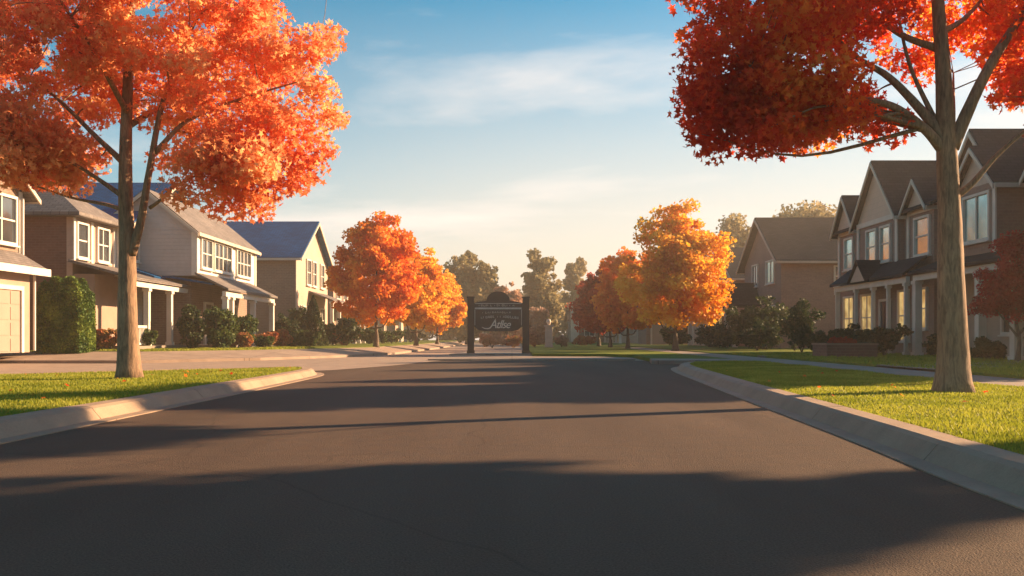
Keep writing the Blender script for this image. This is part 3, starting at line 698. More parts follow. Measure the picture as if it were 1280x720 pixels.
window(root, front(P), 33.75, 34.5, 3.95, 5.2, 1, 2); window(root, front(P), 35.4, 36.3, 3.95, 5.2, 2, 2)
boards(root, P, [((0.002, 33.46, 3.74), (.05, 33.62, 5.4)), ((.002, 34.85, 3.74), (.05, 35.02, 5.4)), ((.002, 36.8, 3.74), (.05, 36.98, 5.4))])
pr = MB(); lean(pr, P, .002, 2.6, 33.1, 39.0, 3.68, 2.98); pr.build('porch_roof', M['roof_tan'], root)
g = MB(); g.box((2.35, 33.2, 2.76), (2.5, 38.95, 2.95), P); g.build('porch_beam', M['trim'], root)
g = MB(); g.box((.81, 33.3, z - .2), (2.6, 38.95, z + .16), P); g.build('porch_floor', M['walk'], root)
for u in (34.6, 36.9, 38.8): post(root, P, 2.35, u, z + .16, 2.76, .2)
door(root, front(P, -.02), 35.9, 36.7, z + .16, 2.3, 'door_dark')
g = MB()
for u0, u1 in ((33.4, 34.5), ):
    g.box((2.3, u0, z + .85), (2.4, u1, z + .95), P); g.box((2.3, u0, z + .2), (2.4, u1, z + .28), P)
    for k in range(9): g.box((2.33, u0 + .04 + k * .125, z + .2), (2.37, u0 + .08 + k * .125, z + .9), P)
g.build('railing', M['trim'], root)
# ---- house A: white front wing, roof behind coloured blue for its sky-lit shade
P = framer(-16.2, 1); root = empty('house', (-14.5, 42.5, z), 'white-fronted house with rows of white windows and a pillared porch', 'house', HG_L)
wl = MB(); rf = MB(); tr = MB()
wl.box((-9, 37.05, z), (0, 46.5, 5.6), P); gable(rf, wl, P, 'n', -9, 0, 37.05, 46.5, 5.6, 8.05, .3, .12, tr=tr)
wl.build('main_wall', M['white'], root); rf.build('main_roof', M['roof_blue'], root)
sw = MB(); sw.box((.002, 38.2, 3.5), (2.40, 47.0, 5.5), P); 
rf = MB(); gable(rf, sw, P, 'u', -1.7, 2.40, 38.2, 47.0, 5.5, 7.15, .28, .12, pk=.4, tr=tr)
sw.build('wing_wall', M['shade_grey_siding'], root); rf.build('wing_roof', M['roof_tan'], root); tr.build('roof_trim', M['rake'], root)
fw = MB(); fw.box((2.402, 38.2, 3.5), (2.5, 47.0, 5.45), P); fw.build('wing_front', M['white'], root)
bw = MB(); bw.box((.004, 38.6, z), (2.1, 46.8, 3.498), P); bw.build('lower_wall', M['brick_tan'], root)
window(root, front(P), 37.35, 38.05, 4.15, 5.35, 2, 2)
FP = front(P, 2.5)
window(root, FP, 38.75, 40.0, 3.95, 5.15, 2, 2); window(root, FP, 40.4, 42.75, 3.95, 5.15, 4, 2); window(root, FP, 43.7, 45.9, 3.95, 5.15, 4, 2)
boards(root, P, [((2.502, 38.2, 3.52), (2.55, 38.38, 5.4)), ((2.502, 46.82, 3.52), (2.55, 47.0, 5.4)), ((2.30, 38.15, 3.52), (2.55, 38.198, 5.4))])
pr = MB(); lean(pr, P, 2.502, 3.95, 38.0, 46.0, 3.55, 2.85); pr.build('porch_roof', M['roof_tan'], root)
pr = MB(); lean(pr, P, .01, 1.2, 36.9, 38.15, 3.7, 3.3); lean(pr, P, 1.0, 3.2, 38.21, 38.5, 3.45, 3.1); pr.build('porch_roof', M['roof_blue'], root)
g = MB(); g.box((3.65, 38.1, 2.6), (3.82, 45.9, 2.83), P); g.build('porch_beam', M['trim'], root)
g = MB(); g.box((2.11, 38.1, z - .2), (3.95, 45.9, z + .15), P); g.build('porch_floor', M['walk'], root)
for u in (38.35, 39.1, 42.4, 45.7): post(root, P, 3.72, u, z + .15, 2.6, .22)
door(root, front(P, 2.1), 40.3, 41.2, z + .15, 2.35, 'door_dark'); window(root, front(P, 2.1), 42.8, 44.8, 1.1, 2.35, 2, 1)
g = MB()
for k in range(3): g.box((3.951, 39.4, z - .2), (4.9 - k * .3, 41.0, z - .03 + k * .06), P)
g.build('step', M['stone'], root)
# ---- house D: blue slate roof
P = framer(-13.0, 1); root = empty('house', (-13, 57.5, z), 'tan house with a steep blue slate roof and gable facing the road', 'house', HG_L)
wl = MB(); rf = MB(); tr = MB(); wl.box((-11, 53, z), (-.06, 62, 5.7), P); gable(rf, None, P, 'n', -11, 0, 53, 62, 5.7, 8.25, .4, .14, tr=tr)
wl.build('wall', M['brick_tan'], root)
fw = MB(); fw.box((-.058, 53.0, z), (0, 62, 5.7), P); gable(MB(), fw, P, 'n', -11, 0, 53, 62, 5.705, 8.25)
fw.build('front_wall', M['cream'], root); rf.build('roof', M['roof_blue'], root); tr.build('roof_trim', M['rake'], root)
FP = front(P)
for a0, a1, z0, z1 in ((55.6, 56.6, 4.2, 5.7), (57.2, 58.2, 4.2, 5.7), (59.6, 60.6, 4.2, 5.7), (54.0, 55.2, 1.2, 2.7), (59.5, 60.7, 1.2, 2.7)): window(root, FP, a0, a1, z0, z1, 2, 2)
door(root, FP, 57.0, 58.0, z, 2.5)
pr = MB(); lean(pr, P, .003, 1.6, 56.2, 61.5, 3.7, 3.1); pr.build('porch_roof', M['roof_tan'], root)
for u in (56.4, 58.8, 61.3): post(root, P, 1.45, u, z, 3.1, .2)
# ---- houses E, F
for (X, u0, u1, ze, zr, lab, wm, rm, ax) in ((-13.4, 66, 75, 5.5, 7.7, 'pale house half hidden behind the round orange tree', 'pale_stucco', 'roof_tan', 'u'), (-12.2, 84, 99, 3.7, 5.9, 'low pale house with white porch posts under the orange trees', 'cream', 'roof_dark', 'u')):
    P = framer(X, 1); root = empty('house', (X, (u0 + u1) / 2, z), lab, 'house', HG_L)
    wl = MB(); rf = MB(); tr = MB(); wl.box((-8, u0, z), (0, u1, ze), P); gable(rf, wl, P, ax, -8, 0, u0, u1, ze, zr, .35, .12, tr=tr)
    wl.build('wall', M[wm], root); rf.build('roof', M[rm], root); tr.build('roof_trim', M['rake'], root)
    for k in range(3):
        a = u0 + 1 + k * (u1 - u0 - 1) / 3; window(root, front(P), a, a + 1.3, 1.1, 2.6, 2, 2)
        if ze > 4: window(root, front(P), a, a + 1.3, 3.8, 5.0, 2, 2)
    pr = MB(); lean(pr, P, .003, 1.7, u0, u1 - 2, 3.2, 2.75); pr.build('porch_roof', M[rm], root)
    for k in range(4): post(root, P, 1.5, u0 + .3 + k * (u1 - u0 - 2.6) / 3, z, 2.75, .22)

z = ZR
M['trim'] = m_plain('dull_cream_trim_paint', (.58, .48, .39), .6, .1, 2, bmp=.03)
# ---- R1: nearest right, behind the trunk
P = framer(16.0, -1); root = empty('house', (16, 27, z), 'nearest gabled house on the right, partly behind the thick trunk', 'house', HG_R)
wl = MB(); rf = MB(); tr = MB(); gw = MB()
wl.box((-9, 21.5, z), (0, 31.5, 3.3), P); wl.build('lower_wall', M['stucco'], root)
uw = MB(); uw.box((-9, 21.5, 3.302), (0, 31.5, 5.75), P); uw.build('upper_wall', M['brick_red'], root)
gable(rf, gw, P, 'u', -9, 0, 21.5, 31.5, 5.76, 8.3, .35, .14)
gable(rf, gw, P, 'n', -5, .3, 28.0, 31.5, 5.78, 7.75, .25, .14, tr=tr); gable(rf, gw, P, 'n', -4, .9, 27.4, 29.8, 5.74, 6.95, .22, .12, tr=tr); gable(rf, gw, P, 'n', -4.5, .4, 22.5, 26.3, 5.77, 7.9, .25, .14, tr=tr)
gw.build('gable', M['gable_tan'], root); rf.build('roof', M['roof_dark'], root); tr.build('roof_trim', M['rake'], root)
g = MB(); g.box((.003, 27.4, 3.1), (.9, 29.8, 5.73), P); g.build('bay', M['brick_red'], root)
window(root, front(P, .003), 30.0, 31.0, 4.0, 5.4, 2, 1, 'glass_sky_tint'); window(root, front(P, .9), 27.8, 29.3, 4.0, 5.4, 2, 1, 'glass_sky_tint')
window(root, front(P, .003), 23.4, 25.2, 4.0, 5.4, 2, 1, 'glass_sky_tint')
boards(root, P, [((.903, 29.62, 3.3), (.95, 29.8, 5.6)), ((.003, 31.3, 3.35), (.05, 31.5, 5.6)), ((.903, 27.4, 3.3), (.95, 27.58, 5.6))])
pr = MB(); lean(pr, P, .01, 1.9, 21.5, 31.4, 3.75, 3.05); pr.build('porch_roof', M['roof_dark'], root)
g = MB(); g.box((1.6, 21.6, 2.83), (1.75, 31.3, 3.03), P); g.build('porch_beam', M['trim'], root)
for u in (21.8, 25.0, 26.9, 31.1): post(root, P, 1.68, u, z, 2.83, .24)
garage_door(root, front(P), 22.3, 25.6, z, 2.5); window(root, front(P), 27.6, 28.6, 1.0, 2.4, 1, 2, 'glass'); 
# ---- R2: three gables
P = framer(15.3, -1); root = empty('house', (15.3, 36.5, z), 'reddish brick house with three tan gables and a lit front porch', 'house', HG_R)
wl = MB(); wl.box((-9, 31.9, z), (0, 41.2, 5.7), P); wl.build('wall', M['brick_red'], root)
rf = MB(); gw = MB(); tr = MB()
gable(rf, gw, P, 'u', -9, 0, 31.9, 41.2, 5.71, 7.75, .3, .13)
gable(rf, gw, P, 'n', -4.5, .25, 34.3, 38.3, 5.73, 8.0, .25, .13, tr=tr)
gable(rf, gw, P, 'n', -3.5, .15, 38.75, 41.0, 5.72, 7.15, .22, .12, tr=tr)
gable(rf, gw, P, 'n', -2.5, .12, 32.1, 33.8, 5.75, 6.7, .2, .1, tr=tr)
gw.build('gable', M['gable_tan'], root); rf.build('roof', M['roof_dark'], root); tr.build('roof_trim', M['rake'], root)
g = MB(); g.box((.003, 34.3, 3.7), (.25, 38.3, 5.72), P); g.build('bay', M['brick_red'], root)
g = MB(); g.box((.001, 31.9, 5.48), (.06, 34.28, 5.68), P); g.box((.251, 34.3, 5.5), (.31, 38.3, 5.71), P); g.box((.001, 38.32, 5.48), (.06, 41.2, 5.68), P); g.build('frieze', M['trim'], root)
for a0, a1, o in ((36.3, 37.2, .25), (34.95, 35.8, .25), (39.4, 40.3, .003), (32.2, 33.3, .003)): window(root, front(P, o), a0, a1, 3.95, 5.25, 1, 2, 'glass_sky_tint')
boards(root, P, [((.253, 38.1, 3.72), (.30, 38.3, 5.5)), ((.253, 34.3, 3.72), (.30, 34.5, 5.5)), ((.003, 41.0, .2), (.05, 41.2, 5.48)), ((.003, 33.85, 3.8), (.05, 34.02, 5.48))])
pr = MB(); lean(pr, P, .26, 1.15, 31.9, 39.2, 3.72, 3.05); gable(pr, None, P, 'n', .26, 1.2, 35.0, 36.6, 3.15, 3.9, .12, .08)
pr.build('porch_roof', M['roof_dark'], root)
g = MB(); g.prism([(34.95, 3.1), (36.65, 3.1), (35.8, 3.83)], 1.0, 1.22, P=lambda a, zz, b: P(b, a, zz)); g.build('porch_gable', M['gable_tan'], root)
g = MB(); g.box((.85, 31.95, 2.82), (1.0, 39.1, 3.04), P); g.build('porch_beam', M['trim'], root)
for u in (38.9, 36.75, 35.0, 33.6, 32.1): post(root, P, .93, u, z, 2.82, .12)
window(root, front(P), 39.3, 40.4, .75, 2.6, 2, 2, 'lit'); window(root, front(P), 37.3, 38.4, .75, 2.6, 2, 2, 'lit'); window(root, front(P), 33.9, 34.7, .75, 2.6, 1, 2, 'lit')
door(root, front(P), 35.6, 36.4, z, 2.3, 'door_dark'); window(root, front(P), 32.4, 33.2, 1.2, 2.6, 1, 2, 'lit')
# ---- R3
P = framer(16.0, -1); root = empty('house', (16, 56.5, z), 'brown brick house with a wide plain charcoal roof', 'house', HG_R)
wl = MB(); rf = MB(); tr = MB(); wl.box((-13, 52.3, z), (0, 60.5, 5.55), P); gable(rf, wl, P, 'n', -13, 0, 52.3, 60.5, 5.55, 8.35, .45, .15, tr=tr)
wl.build('wall', M['brick_red'], root); rf.build('roof', M['roof_dark'], root); tr.build('roof_trim', M['gable_tan'], root)
window(root, front(P), 53.6, 55.2, 4.2, 5.5, 2, 1, 'glass_sky_tint'); window(root, front(P), 57.2, 58.4, 4.2, 5.5, 2, 1)
window(root, front(P), 53.4, 55.0, 1.2, 2.7, 2, 2); window(root, front(P), 58.8, 60.0, 1.0, 2.7, 1, 2, 'lit')
pr = MB(); gable(pr, None, P, 'n', .003, 1.8, 56.6, 59.4, 3.0, 4.3, .2, .1); pr.build('porch_roof', M['roof_dark'], root)
for u in (56.8, 59.2): post(root, P, 1.6, u, z, 3.0, .2)
door(root, front(P), 57.4, 58.3, z, 2.4)
window(root, side(P, 52.3), -4.2, -3.2, 3.9, 5.0, 2, 2)
# ---- R4, R6
for (X, u0, u1, ze, zr, lab, wm, ax, dp) in ((16.2, 64, 73, 5.2, 7.7, 'dim brick house between the golden tree and the plain-roofed house', 'brick_red', 'n', 9), (12.8, 90, 106, 3.6, 5.6, 'low far house with white porch posts under the red trees', 'cream', 'u', 8)):
    P = framer(X, -1); root = empty('house', (X, (u0 + u1) / 2, z), lab, 'house', HG_R)
    wl = MB(); rf = MB(); tr = MB(); wl.box((-dp, u0, z), (0, u1, ze), P); gable(rf, wl, P, ax, -dp, 0, u0, u1, ze, zr, .35, .12, tr=tr)
    wl.build('wall', M[wm], root); rf.build('roof', M['roof_dark'], root); tr.build('roof_trim', M['rake'], root)
    for k in range(3):
        a = u0 + 1 + k * (u1 - u0 - 1) / 3; window(root, front(P), a, a + 1.2, 1.1, 2.6, 2, 2, 'lit' if k == 1 else 'glass')
        if ze > 4: window(root, front(P), a, a + 1.1, 3.7, 4.9, 2, 1, 'glass_sky_tint')
    pr = MB(); lean(pr, P, .003, 1.9, u0, u1 - 1, 3.2, 2.75); pr.build('porch_roof', M['roof_dark'], root)
    for k in range(5): post(root, P, 1.7, u0 + .3 + k * (u1 - u0 - 1.6) / 4, z, 2.75, .24)
# ---- small garage facing the camera
root = empty('garage', (13.2, 76, z), 'small garage with a pale square door under the golden tree', 'garage')
P = lambda n, u, zz: (n, u, zz)
wl = MB(); rf = MB(); tr = MB(); wl.box((11.6, 76, z), (15.2, 81, 2.9), P); gable(rf, wl, P, 'n', 76, 81, 11.6, 15.2, 2.9, 4.2, .25, .1, tr=tr) if False else gable(rf, wl, lambda n, u, zz: (u, n, zz), 'n', 76, 81, 11.6, 15.2, 2.9, 4.2, .25, .1, tr=tr)
wl.build('wall', M['brick_tan'], root); rf.build('roof', M['roof_dark'], root); tr.build('roof_trim', M['rake'], root)
garage_door(root, lambda a, o, zz: (a, 76 - o, zz), 12.1, 13.9, z, 2.2)
# ---- far bungalow with big chimney
root = empty('bungalow', (9, 112, z), 'far bungalow with a tall pale chimney left of the red trees', 'house')
wl = MB(); rf = MB(); PP = lambda n, u, zz: (u, n, zz)
wl.box((7.3, 111, z), (16, 118, 2.9)); gable(rf, wl, lambda n, u, zz: (u, n, zz), 'u', 111, 118, 7.3, 16, 2.9, 4.3, .3, .12)
wl.build('wall', M['brick_tan'], root); rf.build('roof', M['roof_dark'], root)
g = MB(); g.box((7.4, 110.2, z), (8.4, 110.98, 5.0)); g.box((7.3, 110.1, 5.0), (8.5, 111.08, 5.15)); g.build('chimney', M['trim'], root)
window(root, lambda a, o, zz: (a, 111 - o, zz), 9.2, 10.4, 1.0, 2.3, 2, 2)
z = ZR

# ------------------------------------------------------------------ hedge and garden plants
rg = np.random.default_rng(5); root = empty('hedge', (-15.6, 30.6, .3), 'tall clipped rounded green hedge beside the leftmost garage', 'hedge')
n = 26000; hx, hy, hz, cx, cy, cz = .82, .62, 1.28, -15.6, 30.75, .3
q = rg.normal(size=(n, 3)); q /= (np.abs(q) ** 5).sum(1)[:, None] ** (1 / 5)
q[:, 2] = np.abs(q[:, 2]); k = rg.uniform(0, 1, n) < .75; zz = q[:, 2].copy()
pts = q * np.array([hx, hy, 2.5]) * (1 + .035 * np.sin(q[:, [0]] * 9 + q[:, [1]] * 7) + rg.normal(size=(n, 1)) * .014) + np.array([cx, cy, cz])
low = rg.uniform(0, 1, n) < .45; a = rg.uniform(0, 2 * np.pi, n)
sx_ = np.cos(a); sy_ = np.sin(a); nn = (np.abs(sx_) ** 5 + np.abs(sy_) ** 5) ** (1 / 5)
lp = np.stack([cx + sx_ / nn * hx * (1 + rg.normal(size=n) * .014), cy + sy_ / nn * hy * (1 + rg.normal(size=n) * .014), cz + rg.uniform(0, 2.1, n)], 1)
pts[low] = lp[low]
fast_mesh('foliage', leaves_at(pts, QUAD, .036, rg), 4, M['hedge'], root)
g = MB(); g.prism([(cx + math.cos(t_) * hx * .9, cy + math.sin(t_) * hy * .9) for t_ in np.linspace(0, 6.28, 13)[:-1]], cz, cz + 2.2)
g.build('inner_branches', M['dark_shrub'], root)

rs = random.Random(9)
# left gardens
sh = [(-15.0, 33.0, 1.3, 1.0, .9, 'gold_shrub', 'low russet shrub by the tan wall behind the left trunk'),
      (-12.9, 35.6, 1.3, 1.2, 2.1, 'dark_shrub', 'tall dark shrub beside the first left porch'),
      (-12.3, 37.2, 1.7, 1.4, 1.9, 'green_shrub', 'big loose green shrub before the left porch posts'),
      (-11.9, 38.7, 1.5, 1.3, 1.7, 'green_shrub', 'airy green shrub left of the pillared porch'),
      (-11.3, 40.2, 1.0, .9, .8, 'gold_shrub', 'pale russet flower clump by the white steps'),
      (-11.1, 42.0, 1.6, 1.2, .9, 'gold_shrub', 'russet flowering shrub under the pillared porch'),
      (-11.0, 43.9, 1.4, 1.1, .8, 'green_shrub', 'low green shrub under the pillared porch'),
      (-10.9, 46.6, 1.6, 1.4, 1.0, 'green_shrub', 'round green shrub past the pillared porch'),
      (-12.2, 49.5, 2.0, 1.8, 2.6, 'dark_shrub', 'tall dark shrub against the side of the blue-roofed house'),
      (-11.1, 54.5, 2.0, 1.5, 1.4, 'green_shrub', 'wide green shrub before the blue-roofed house'),
      (-11.0, 57.5, 2.0, 1.5, 1.6, 'green_shrub', 'leafy shrub by the blue-roofed house door'),
      (-9.5, 50.5, 2.2, 1.6, 1.9, 'dark_shrub', 'dark bushy shrub below the round orange tree'),
      (-9.4, 60.0, 2.4, 1.6, 1.2, 'green_shrub', 'green shrub behind the orange tree trunk'),
      (-9.6, 70.0, 2.6, 1.8, 1.3, 'green_shrub', 'hazy green shrub before the pale half-hidden house'),
      (-9.2, 80.0, 3.0, 2.0, 1.4, 'green_shrub', 'farthest green shrub of the left gardens')]
for i, (x, y, w, d, h, lm, lab) in enumerate(sh): shrub(lab, x, y, ZL, w, d, h, lm, 200 + i, n=4200 if y < 46 else 2600, ls=.05 if y < 46 else .07)
shrub('dark green cone-shaped evergreen in front of the blue-roofed house', -11.0, 46.5 + 2.2, ZL, 1.6, 1.6, 2.75, 'dark_shrub', 230, 6000, .05, None, 'evergreen', 'cone_evergreen', True)
sh = [(-14.3, 34.4, 1.0, .8, .9, 'green_shrub', 'small green shrub at the corner of the first left porch'),
      (-11.9, 36.0, 1.2, 1.0, 1.1, 'green_shrub', 'mid-height green shrub in front of the tall dark one'),
      (-11.5, 37.8, 1.1, .9, .8, 'gold_shrub', 'little russet clump before the loose green shrub'),
      (-12.9, 38.0, 1.2, 1.0, 2.3, 'green_shrub', 'tall narrow green shrub hiding the brick recess'),
      (-11.1, 39.2, 1.0, .8, .6, 'green_shrub', 'knee-high green clump left of the white steps'),
      (-10.6, 42.9, 1.1, .8, .6, 'green_shrub', 'low green edging clump before the russet shrub'),
      (-10.4, 45.2, 1.4, 1.0, .9, 'green_shrub', 'round green clump left of the cone evergreen'),
      (-12.3, 47.6, 1.6, 1.3, 2.0, 'dark_shrub', 'upright dark shrub between white house and evergreen'),
      (-9.9, 52.8, 1.8, 1.3, 1.0, 'gold_shrub', 'russet shrub before the blue-roofed house gable')]
for i, (x, y, w, d, h, lm, lab) in enumerate(sh): shrub(lab, x, y, ZL, w, d, h, lm, 240 + i, n=3600, ls=.045)
# right gardens
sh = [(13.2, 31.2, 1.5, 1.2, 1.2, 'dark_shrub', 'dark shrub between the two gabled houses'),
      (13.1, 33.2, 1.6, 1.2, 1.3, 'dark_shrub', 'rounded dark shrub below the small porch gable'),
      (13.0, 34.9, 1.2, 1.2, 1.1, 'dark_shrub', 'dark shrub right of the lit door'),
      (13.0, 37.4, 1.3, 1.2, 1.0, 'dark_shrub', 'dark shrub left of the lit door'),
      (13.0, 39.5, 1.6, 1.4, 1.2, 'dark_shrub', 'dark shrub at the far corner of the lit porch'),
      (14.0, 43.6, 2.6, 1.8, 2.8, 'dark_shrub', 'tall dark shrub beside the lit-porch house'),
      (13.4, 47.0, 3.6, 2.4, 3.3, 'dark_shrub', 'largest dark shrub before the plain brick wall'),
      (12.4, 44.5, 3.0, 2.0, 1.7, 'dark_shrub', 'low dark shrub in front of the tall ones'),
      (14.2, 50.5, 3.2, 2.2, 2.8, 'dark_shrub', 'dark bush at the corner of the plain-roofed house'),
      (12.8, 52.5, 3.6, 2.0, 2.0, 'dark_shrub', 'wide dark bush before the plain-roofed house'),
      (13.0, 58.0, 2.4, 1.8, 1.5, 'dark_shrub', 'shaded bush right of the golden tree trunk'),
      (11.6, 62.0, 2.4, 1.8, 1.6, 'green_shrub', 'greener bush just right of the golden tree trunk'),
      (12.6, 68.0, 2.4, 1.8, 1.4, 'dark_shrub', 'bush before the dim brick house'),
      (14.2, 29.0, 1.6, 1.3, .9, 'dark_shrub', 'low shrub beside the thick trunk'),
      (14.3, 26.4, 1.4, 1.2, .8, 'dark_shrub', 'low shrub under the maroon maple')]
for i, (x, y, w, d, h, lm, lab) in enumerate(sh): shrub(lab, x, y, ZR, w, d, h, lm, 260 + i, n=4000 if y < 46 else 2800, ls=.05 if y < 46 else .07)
# maroon maple at the right edge
tree('japanese_maple', 'small maroon-leaved maple at the right edge of the photo', (13.9, 24.2, ZR),
     [([(0, 0, 0), (.05, 0, .6), (-.05, 0, 1.3), (0, 0, 2.4)], .07, .02), ([(0, 0, .7), (-.4, 0, 1.2), (-.8, 0, 1.7)], .04, .01), ([(0, 0, .7), (.4, 0, 1.2), (.9, .1, 1.9)], .04, .01)],
     [(0, 0, 2.1, 1.0, 1.0, 1.0, 3), (.2, 0, 3.0, .7, .7, .5, 1), (-.6, 0, 1.6, .6, .7, .5, .9), (.7, 0, 1.8, .8, .8, .7, 1)],
     150, .26, 22000, .042, 'maroon', 91, 'bark_far', STAR7, None, 40, 2.6, sides=8)
# a few fallen leaves on the verges and in the gutters
rg = np.random.default_rng(77); nL = 70; fx = np.concatenate([rg.normal(5.3, 1.3, nL // 2), rg.normal(-6.4, 1.6, nL // 2)]); fy = np.concatenate([rg.uniform(6, 20, nL // 2), rg.uniform(8, 20, nL // 2)])
ok = (in_poly(fx, fy, VR) | in_poly(fx, fy, VL)); fx, fy = fx[ok], fy[ok]
pts = np.stack([fx, fy, np.full(len(fx), .165)], 1)
tag(fast_mesh('fallen_leaves', leaves_at(pts, STAR7, .038, rg, 3.0), len(STAR7), M['red_near']), 'scattered fallen maple leaves lying in the verge grass', 'fallen leaves', None, 'stuff')
# brick planter
root = empty('brick_planter', (11.2, 29.6, ZR), 'low red brick planter on the right lawn', 'planter')
g = MB(); x0, x1, y0, y1 = 10.35, 12.0, 28.9, 30.3
g.box((x0, y0, ZR), (x1, y0 + .2, ZR + .42)); g.box((x0, y1 - .2, ZR), (x1, y1, ZR + .42)); g.box((x0, y0 + .2, ZR), (x0 + .2, y1 - .2, ZR + .42)); g.box((x1 - .2, y0 + .2, ZR), (x1, y1 - .2, ZR + .42))
g.build('planter_wall', M['brick_brown'], root)
g = MB(); g.box((x0 - .03, y0 - .03, ZR + .42), (x1 + .03, y0 + .23, ZR + .48)); g.box((x0 - .03, y1 - .23, ZR + .42), (x1 + .03, y1 + .03, ZR + .48)); g.box((x0 - .03, y0 + .23, ZR + .42), (x0 + .23, y1 - .23, ZR + .48)); g.box((x1 - .23, y0 + .23, ZR + .42), (x1 + .03, y1 - .23, ZR + .48))
g.build('coping', M['brick_red'], root)
g = MB(); g.box((x0 + .2, y0 + .2, ZR), (x1 - .2, y1 - .2, ZR + .38)); g.build('soil', M['bark_far'], root)
shrub('russet plants growing in the low brick planter', 11.18, 29.6, ZR + .38, 1.2, .9, .35, 'red_mid', 300, 1800, .04, None)

# stone pier with lantern, small bushes beyond the sign
root = empty('stone_pier', (2.55, 61, .12), 'pale stone pier topped by a lantern, right of the sign', 'pier')
g = MB(); g.box((2.3, 60.75, .12), (2.8, 61.25, 1.55)); g.box((2.22, 60.67, 1.55), (2.88, 61.33, 1.66)); g.box((2.26, 60.71, .12), (2.84, 61.29, .3)); g.build('shaft', M['stone'], root, bevel=.012)
g = MB(); g.tube([(2.55, 61, 1.66), (2.55, 61, 1.74), (2.55, 61, 1.9), (2.55, 61, 2.04), (2.55, 61, 2.08)], [.05, .12, .17, .12, .03], 12); g.build('lantern', M['trim'], root, smooth=True)
shrub('salmon-red bush left of the stone pier', 1.6, 62, .12, 1.4, 1.2, 1.4, 'salmon', 310, 1800, .06, 'small autumn bushes beyond the sign')
shrub('pale pink bush right of the stone pier', 3.6, 64, .12, 1.2, 1.0, 1.0, 'salmon', 311, 1500, .06, 'small autumn bushes beyond the sign')
shrub('russet bush at the foot of the chimney bungalow', 6.2, 75, .12, 2.6, 1.5, .9, 'gold_shrub', 312, 1800, .08, 'small autumn bushes beyond the sign')
shrub('hazy salmon bush seen under the sign board', -1.5, 66, .02, 2.4, 1.4, 1.3, 'salmon', 313, 2000, .07, 'small autumn bushes beyond the sign')
shrub('hazy pale bush seen under the sign near its right post', .2, 70, .02, 1.8, 1.4, 1.1, 'gold_shrub', 314, 1800, .07, 'small autumn bushes beyond the sign')

# ------------------------------------------------------------------ entrance sign
SY = 42.5; s_ = 1100 / SY; SX = -.70; zg = .05
root = empty('entrance_sign', (SX, SY, zg), 'dark entrance sign board with pale lettering between two posts', 'sign')
m, t, b = mat('dark_sign_board'); p = geo_pos(t); b.inputs['Roughness'].default_value = .55
t.links.new(ramp(t, noise(t, p, 2.5), [(.3, (.018, .018, .018)), (.7, (.034, .03, .028))]), b.inputs['Base Color']); M['sign'] = m
M['sign_grey'] = m_plain('faded_sign_lettering', (.46, .46, .42), .6, .15, 6, bmp=0)
M['sign_white'] = m_plain('sign_lettering', (.66, .60, .52), .6, .1, 6, bmp=0)
M['sign_post'] = m_plain('dark_post_wood', (.028, .022, .02), .6, .25, 5, bmp=.2)
for px0, px1 in ((584.5, 592.5), (653, 661.5)):
    g = MB(); a, b_ = (px0 - 640) / s_, (px1 - 640) / s_
    g.box((a, SY - .16, zg), (b_, SY + .16, 2.72)); g.box((a - .03, SY - .19, 2.72), (b_ + .03, SY + .19, 2.79)); g.box((a - .03, SY - .19, zg), (b_ + .03, SY + .19, zg + .14))
    g.build('sign_post', M['sign_post'], root, bevel=.01)
L_, R_ = (592.5 - 640) / s_, (653 - 640) / s_; top, bot = 2.66, 1.12; cxs = (L_ + R_) / 2
poly = [(L_, bot + .22)]
for k in range(7): poly.append((L_ + .05 + .22 * k / 6, bot + .22 - .17 * math.sin(k / 6 * 1.57)))
poly += [(L_ + .5, bot), (R_ - .5, bot)]
for k in range(7): poly.append((R_ - .27 + .22 * k / 6, bot + .22 - .17 * math.cos(k / 6 * 1.57)))
poly += [(R_, bot + .22), (R_, top - .18), (R_ - .35, top - .1)]
for k in range(17):
    a = math.pi * k / 16; poly.append((cxs + math.cos(a) * .56, top - .06 + math.sin(a) * .44))
poly += [(L_ + .35, top - .1), (L_, top - .18)]
g = MB(); g.prism(poly, SY - .06, SY + .06, P=lambda a, zz, y: (a, y, zz)); bd = g.build('board', M['sign'], root)
g = MB(); fy0, fy1 = SY - .085, SY - .061
g.box((L_ + .04, fy0, top - .48), (R_ - .04, fy1, top - .40)); g.box((L_ + .03, fy0, bot + .28), (L_ + .06, fy1, top - .5)); g.box((R_ - .06, fy0, bot + .28), (R_ - .03, fy1, top - .5))
g.box((L_ + .04, fy0, top - .22), (R_ - .04, fy1, top - .19))
g.build('moulding', M['sign_grey'], root)
def text(s, size, x, zz, m, parent, shear=0, sp=1.0, name='lettering', xs=1.0):
    cu = bpy.data.curves.new(name, 'FONT'); cu.body = s; cu.size = size; cu.align_x = 'CENTER'; cu.extrude = .008; cu.shear = shear; cu.space_character = sp
    o = bpy.data.objects.new(name + '_tmp', cu); C.objects.link(o)
    dg = bpy.context.evaluated_depsgraph_get(); me = bpy.data.meshes.new_from_object(o.evaluated_get(dg)); me.name = name
    bpy.data.objects.remove(o); loc = parent_root(parent).location
    for v in me.vertices:
        a, b_, c = v.co; v.co = (x + a * xs - loc.x, SY - .07 - c - loc.y, zz + b_ - loc.z)
    me.materials.clear(); me.materials.append(m)
    q = bpy.data.objects.new(name, me); C.objects.link(q); q.parent = parent; return q
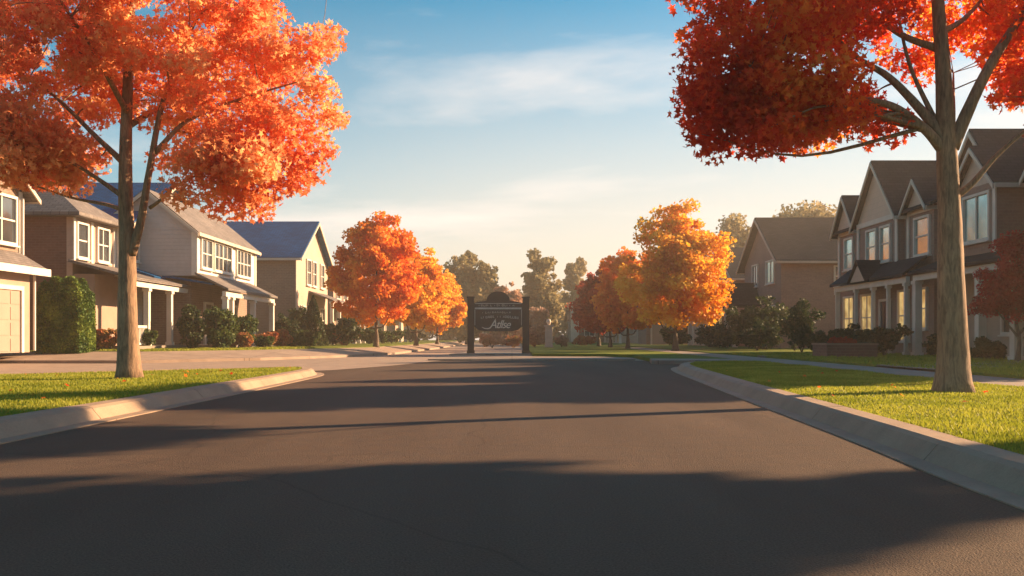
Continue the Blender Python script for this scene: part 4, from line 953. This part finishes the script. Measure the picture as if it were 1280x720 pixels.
def squiggle(x0, x1, zz, amp, seed, r, arch=0, m='sign_grey', gaps=()):
    """faded, unreadable lettering: rows of small irregular strokes in relief"""
    rr = random.Random(seed); g = MB(); x = x0
    while x < x1:
        w = rr.uniform(.05, .09)
        if not any(a < x < b_ for a, b_ in gaps):
            zo = zz + arch * (1 - ((x - cxs) / .9) ** 2); k = rr.choice((0, 1, 2, 3)); h = amp * rr.uniform(.6, 1)
            pts = {0: [(0, 0), (0, h)], 1: [(0, h), (0, 0), (w, 0)], 2: [(0, 0), (w * .5, h), (w, 0)], 3: [(0, 0), (w * .8, 0), (w * .8, h), (0, h), (0, 0)]}[k]
            g.tube([(x + a, SY - .072, zo + b_) for a, b_ in pts], [r] * len(pts), 4)
        x += w + .045
    g.build('lettering', M[m], bd)
squiggle(L_ + .25, R_ - .45, top - .33, .085, 1, .013, 0, gaps=((-.95, -.85),))
squiggle(L_ + .42, R_ - .55, bot + .86, .075, 2, .014, .02)
squiggle(L_ + .35, R_ - .25, bot + .60, .11, 3, .017, .06, gaps=((-.9, -.8),))
text('Atllse', .56, cxs + .08, bot + .15, M['sign_white'], bd, .35, .86, xs=.92)
g = MB(); q = catmull([(L_ + .38, SY - .075, bot + .20), (L_ + .55, SY - .075, bot + .13), (L_ + .78, SY - .075, bot + .16), (L_ + .95, SY - .075, bot + .42), (L_ + 1.05, SY - .075, bot + .60)], 6)
g.tube(q, [.012 + .02 * math.sin(3.1 * i / (len(q) - 1)) for i in range(len(q))], 5); g.build('swash', M['sign_white'], bd)

# ------------------------------------------------------------------ haze
hz_ = MB(); hz_.box((-153, -33, -1.1), (153, 243, 19)); m = bpy.data.materials.new('warm_haze'); m.use_nodes = True; t = m.node_tree; t.nodes.clear()
pv = nd(t, 'ShaderNodeVolumePrincipled', {'Color': (.72, .63, .53, 1), 'Density': .0019, 'Anisotropy': .35}); ou = nd(t, 'ShaderNodeOutputMaterial'); t.links.new(pv.outputs[0], ou.inputs['Volume'])
o = hz_.build('haze', m); tag(o, kind='stuff')
print('objects', len(S.objects))
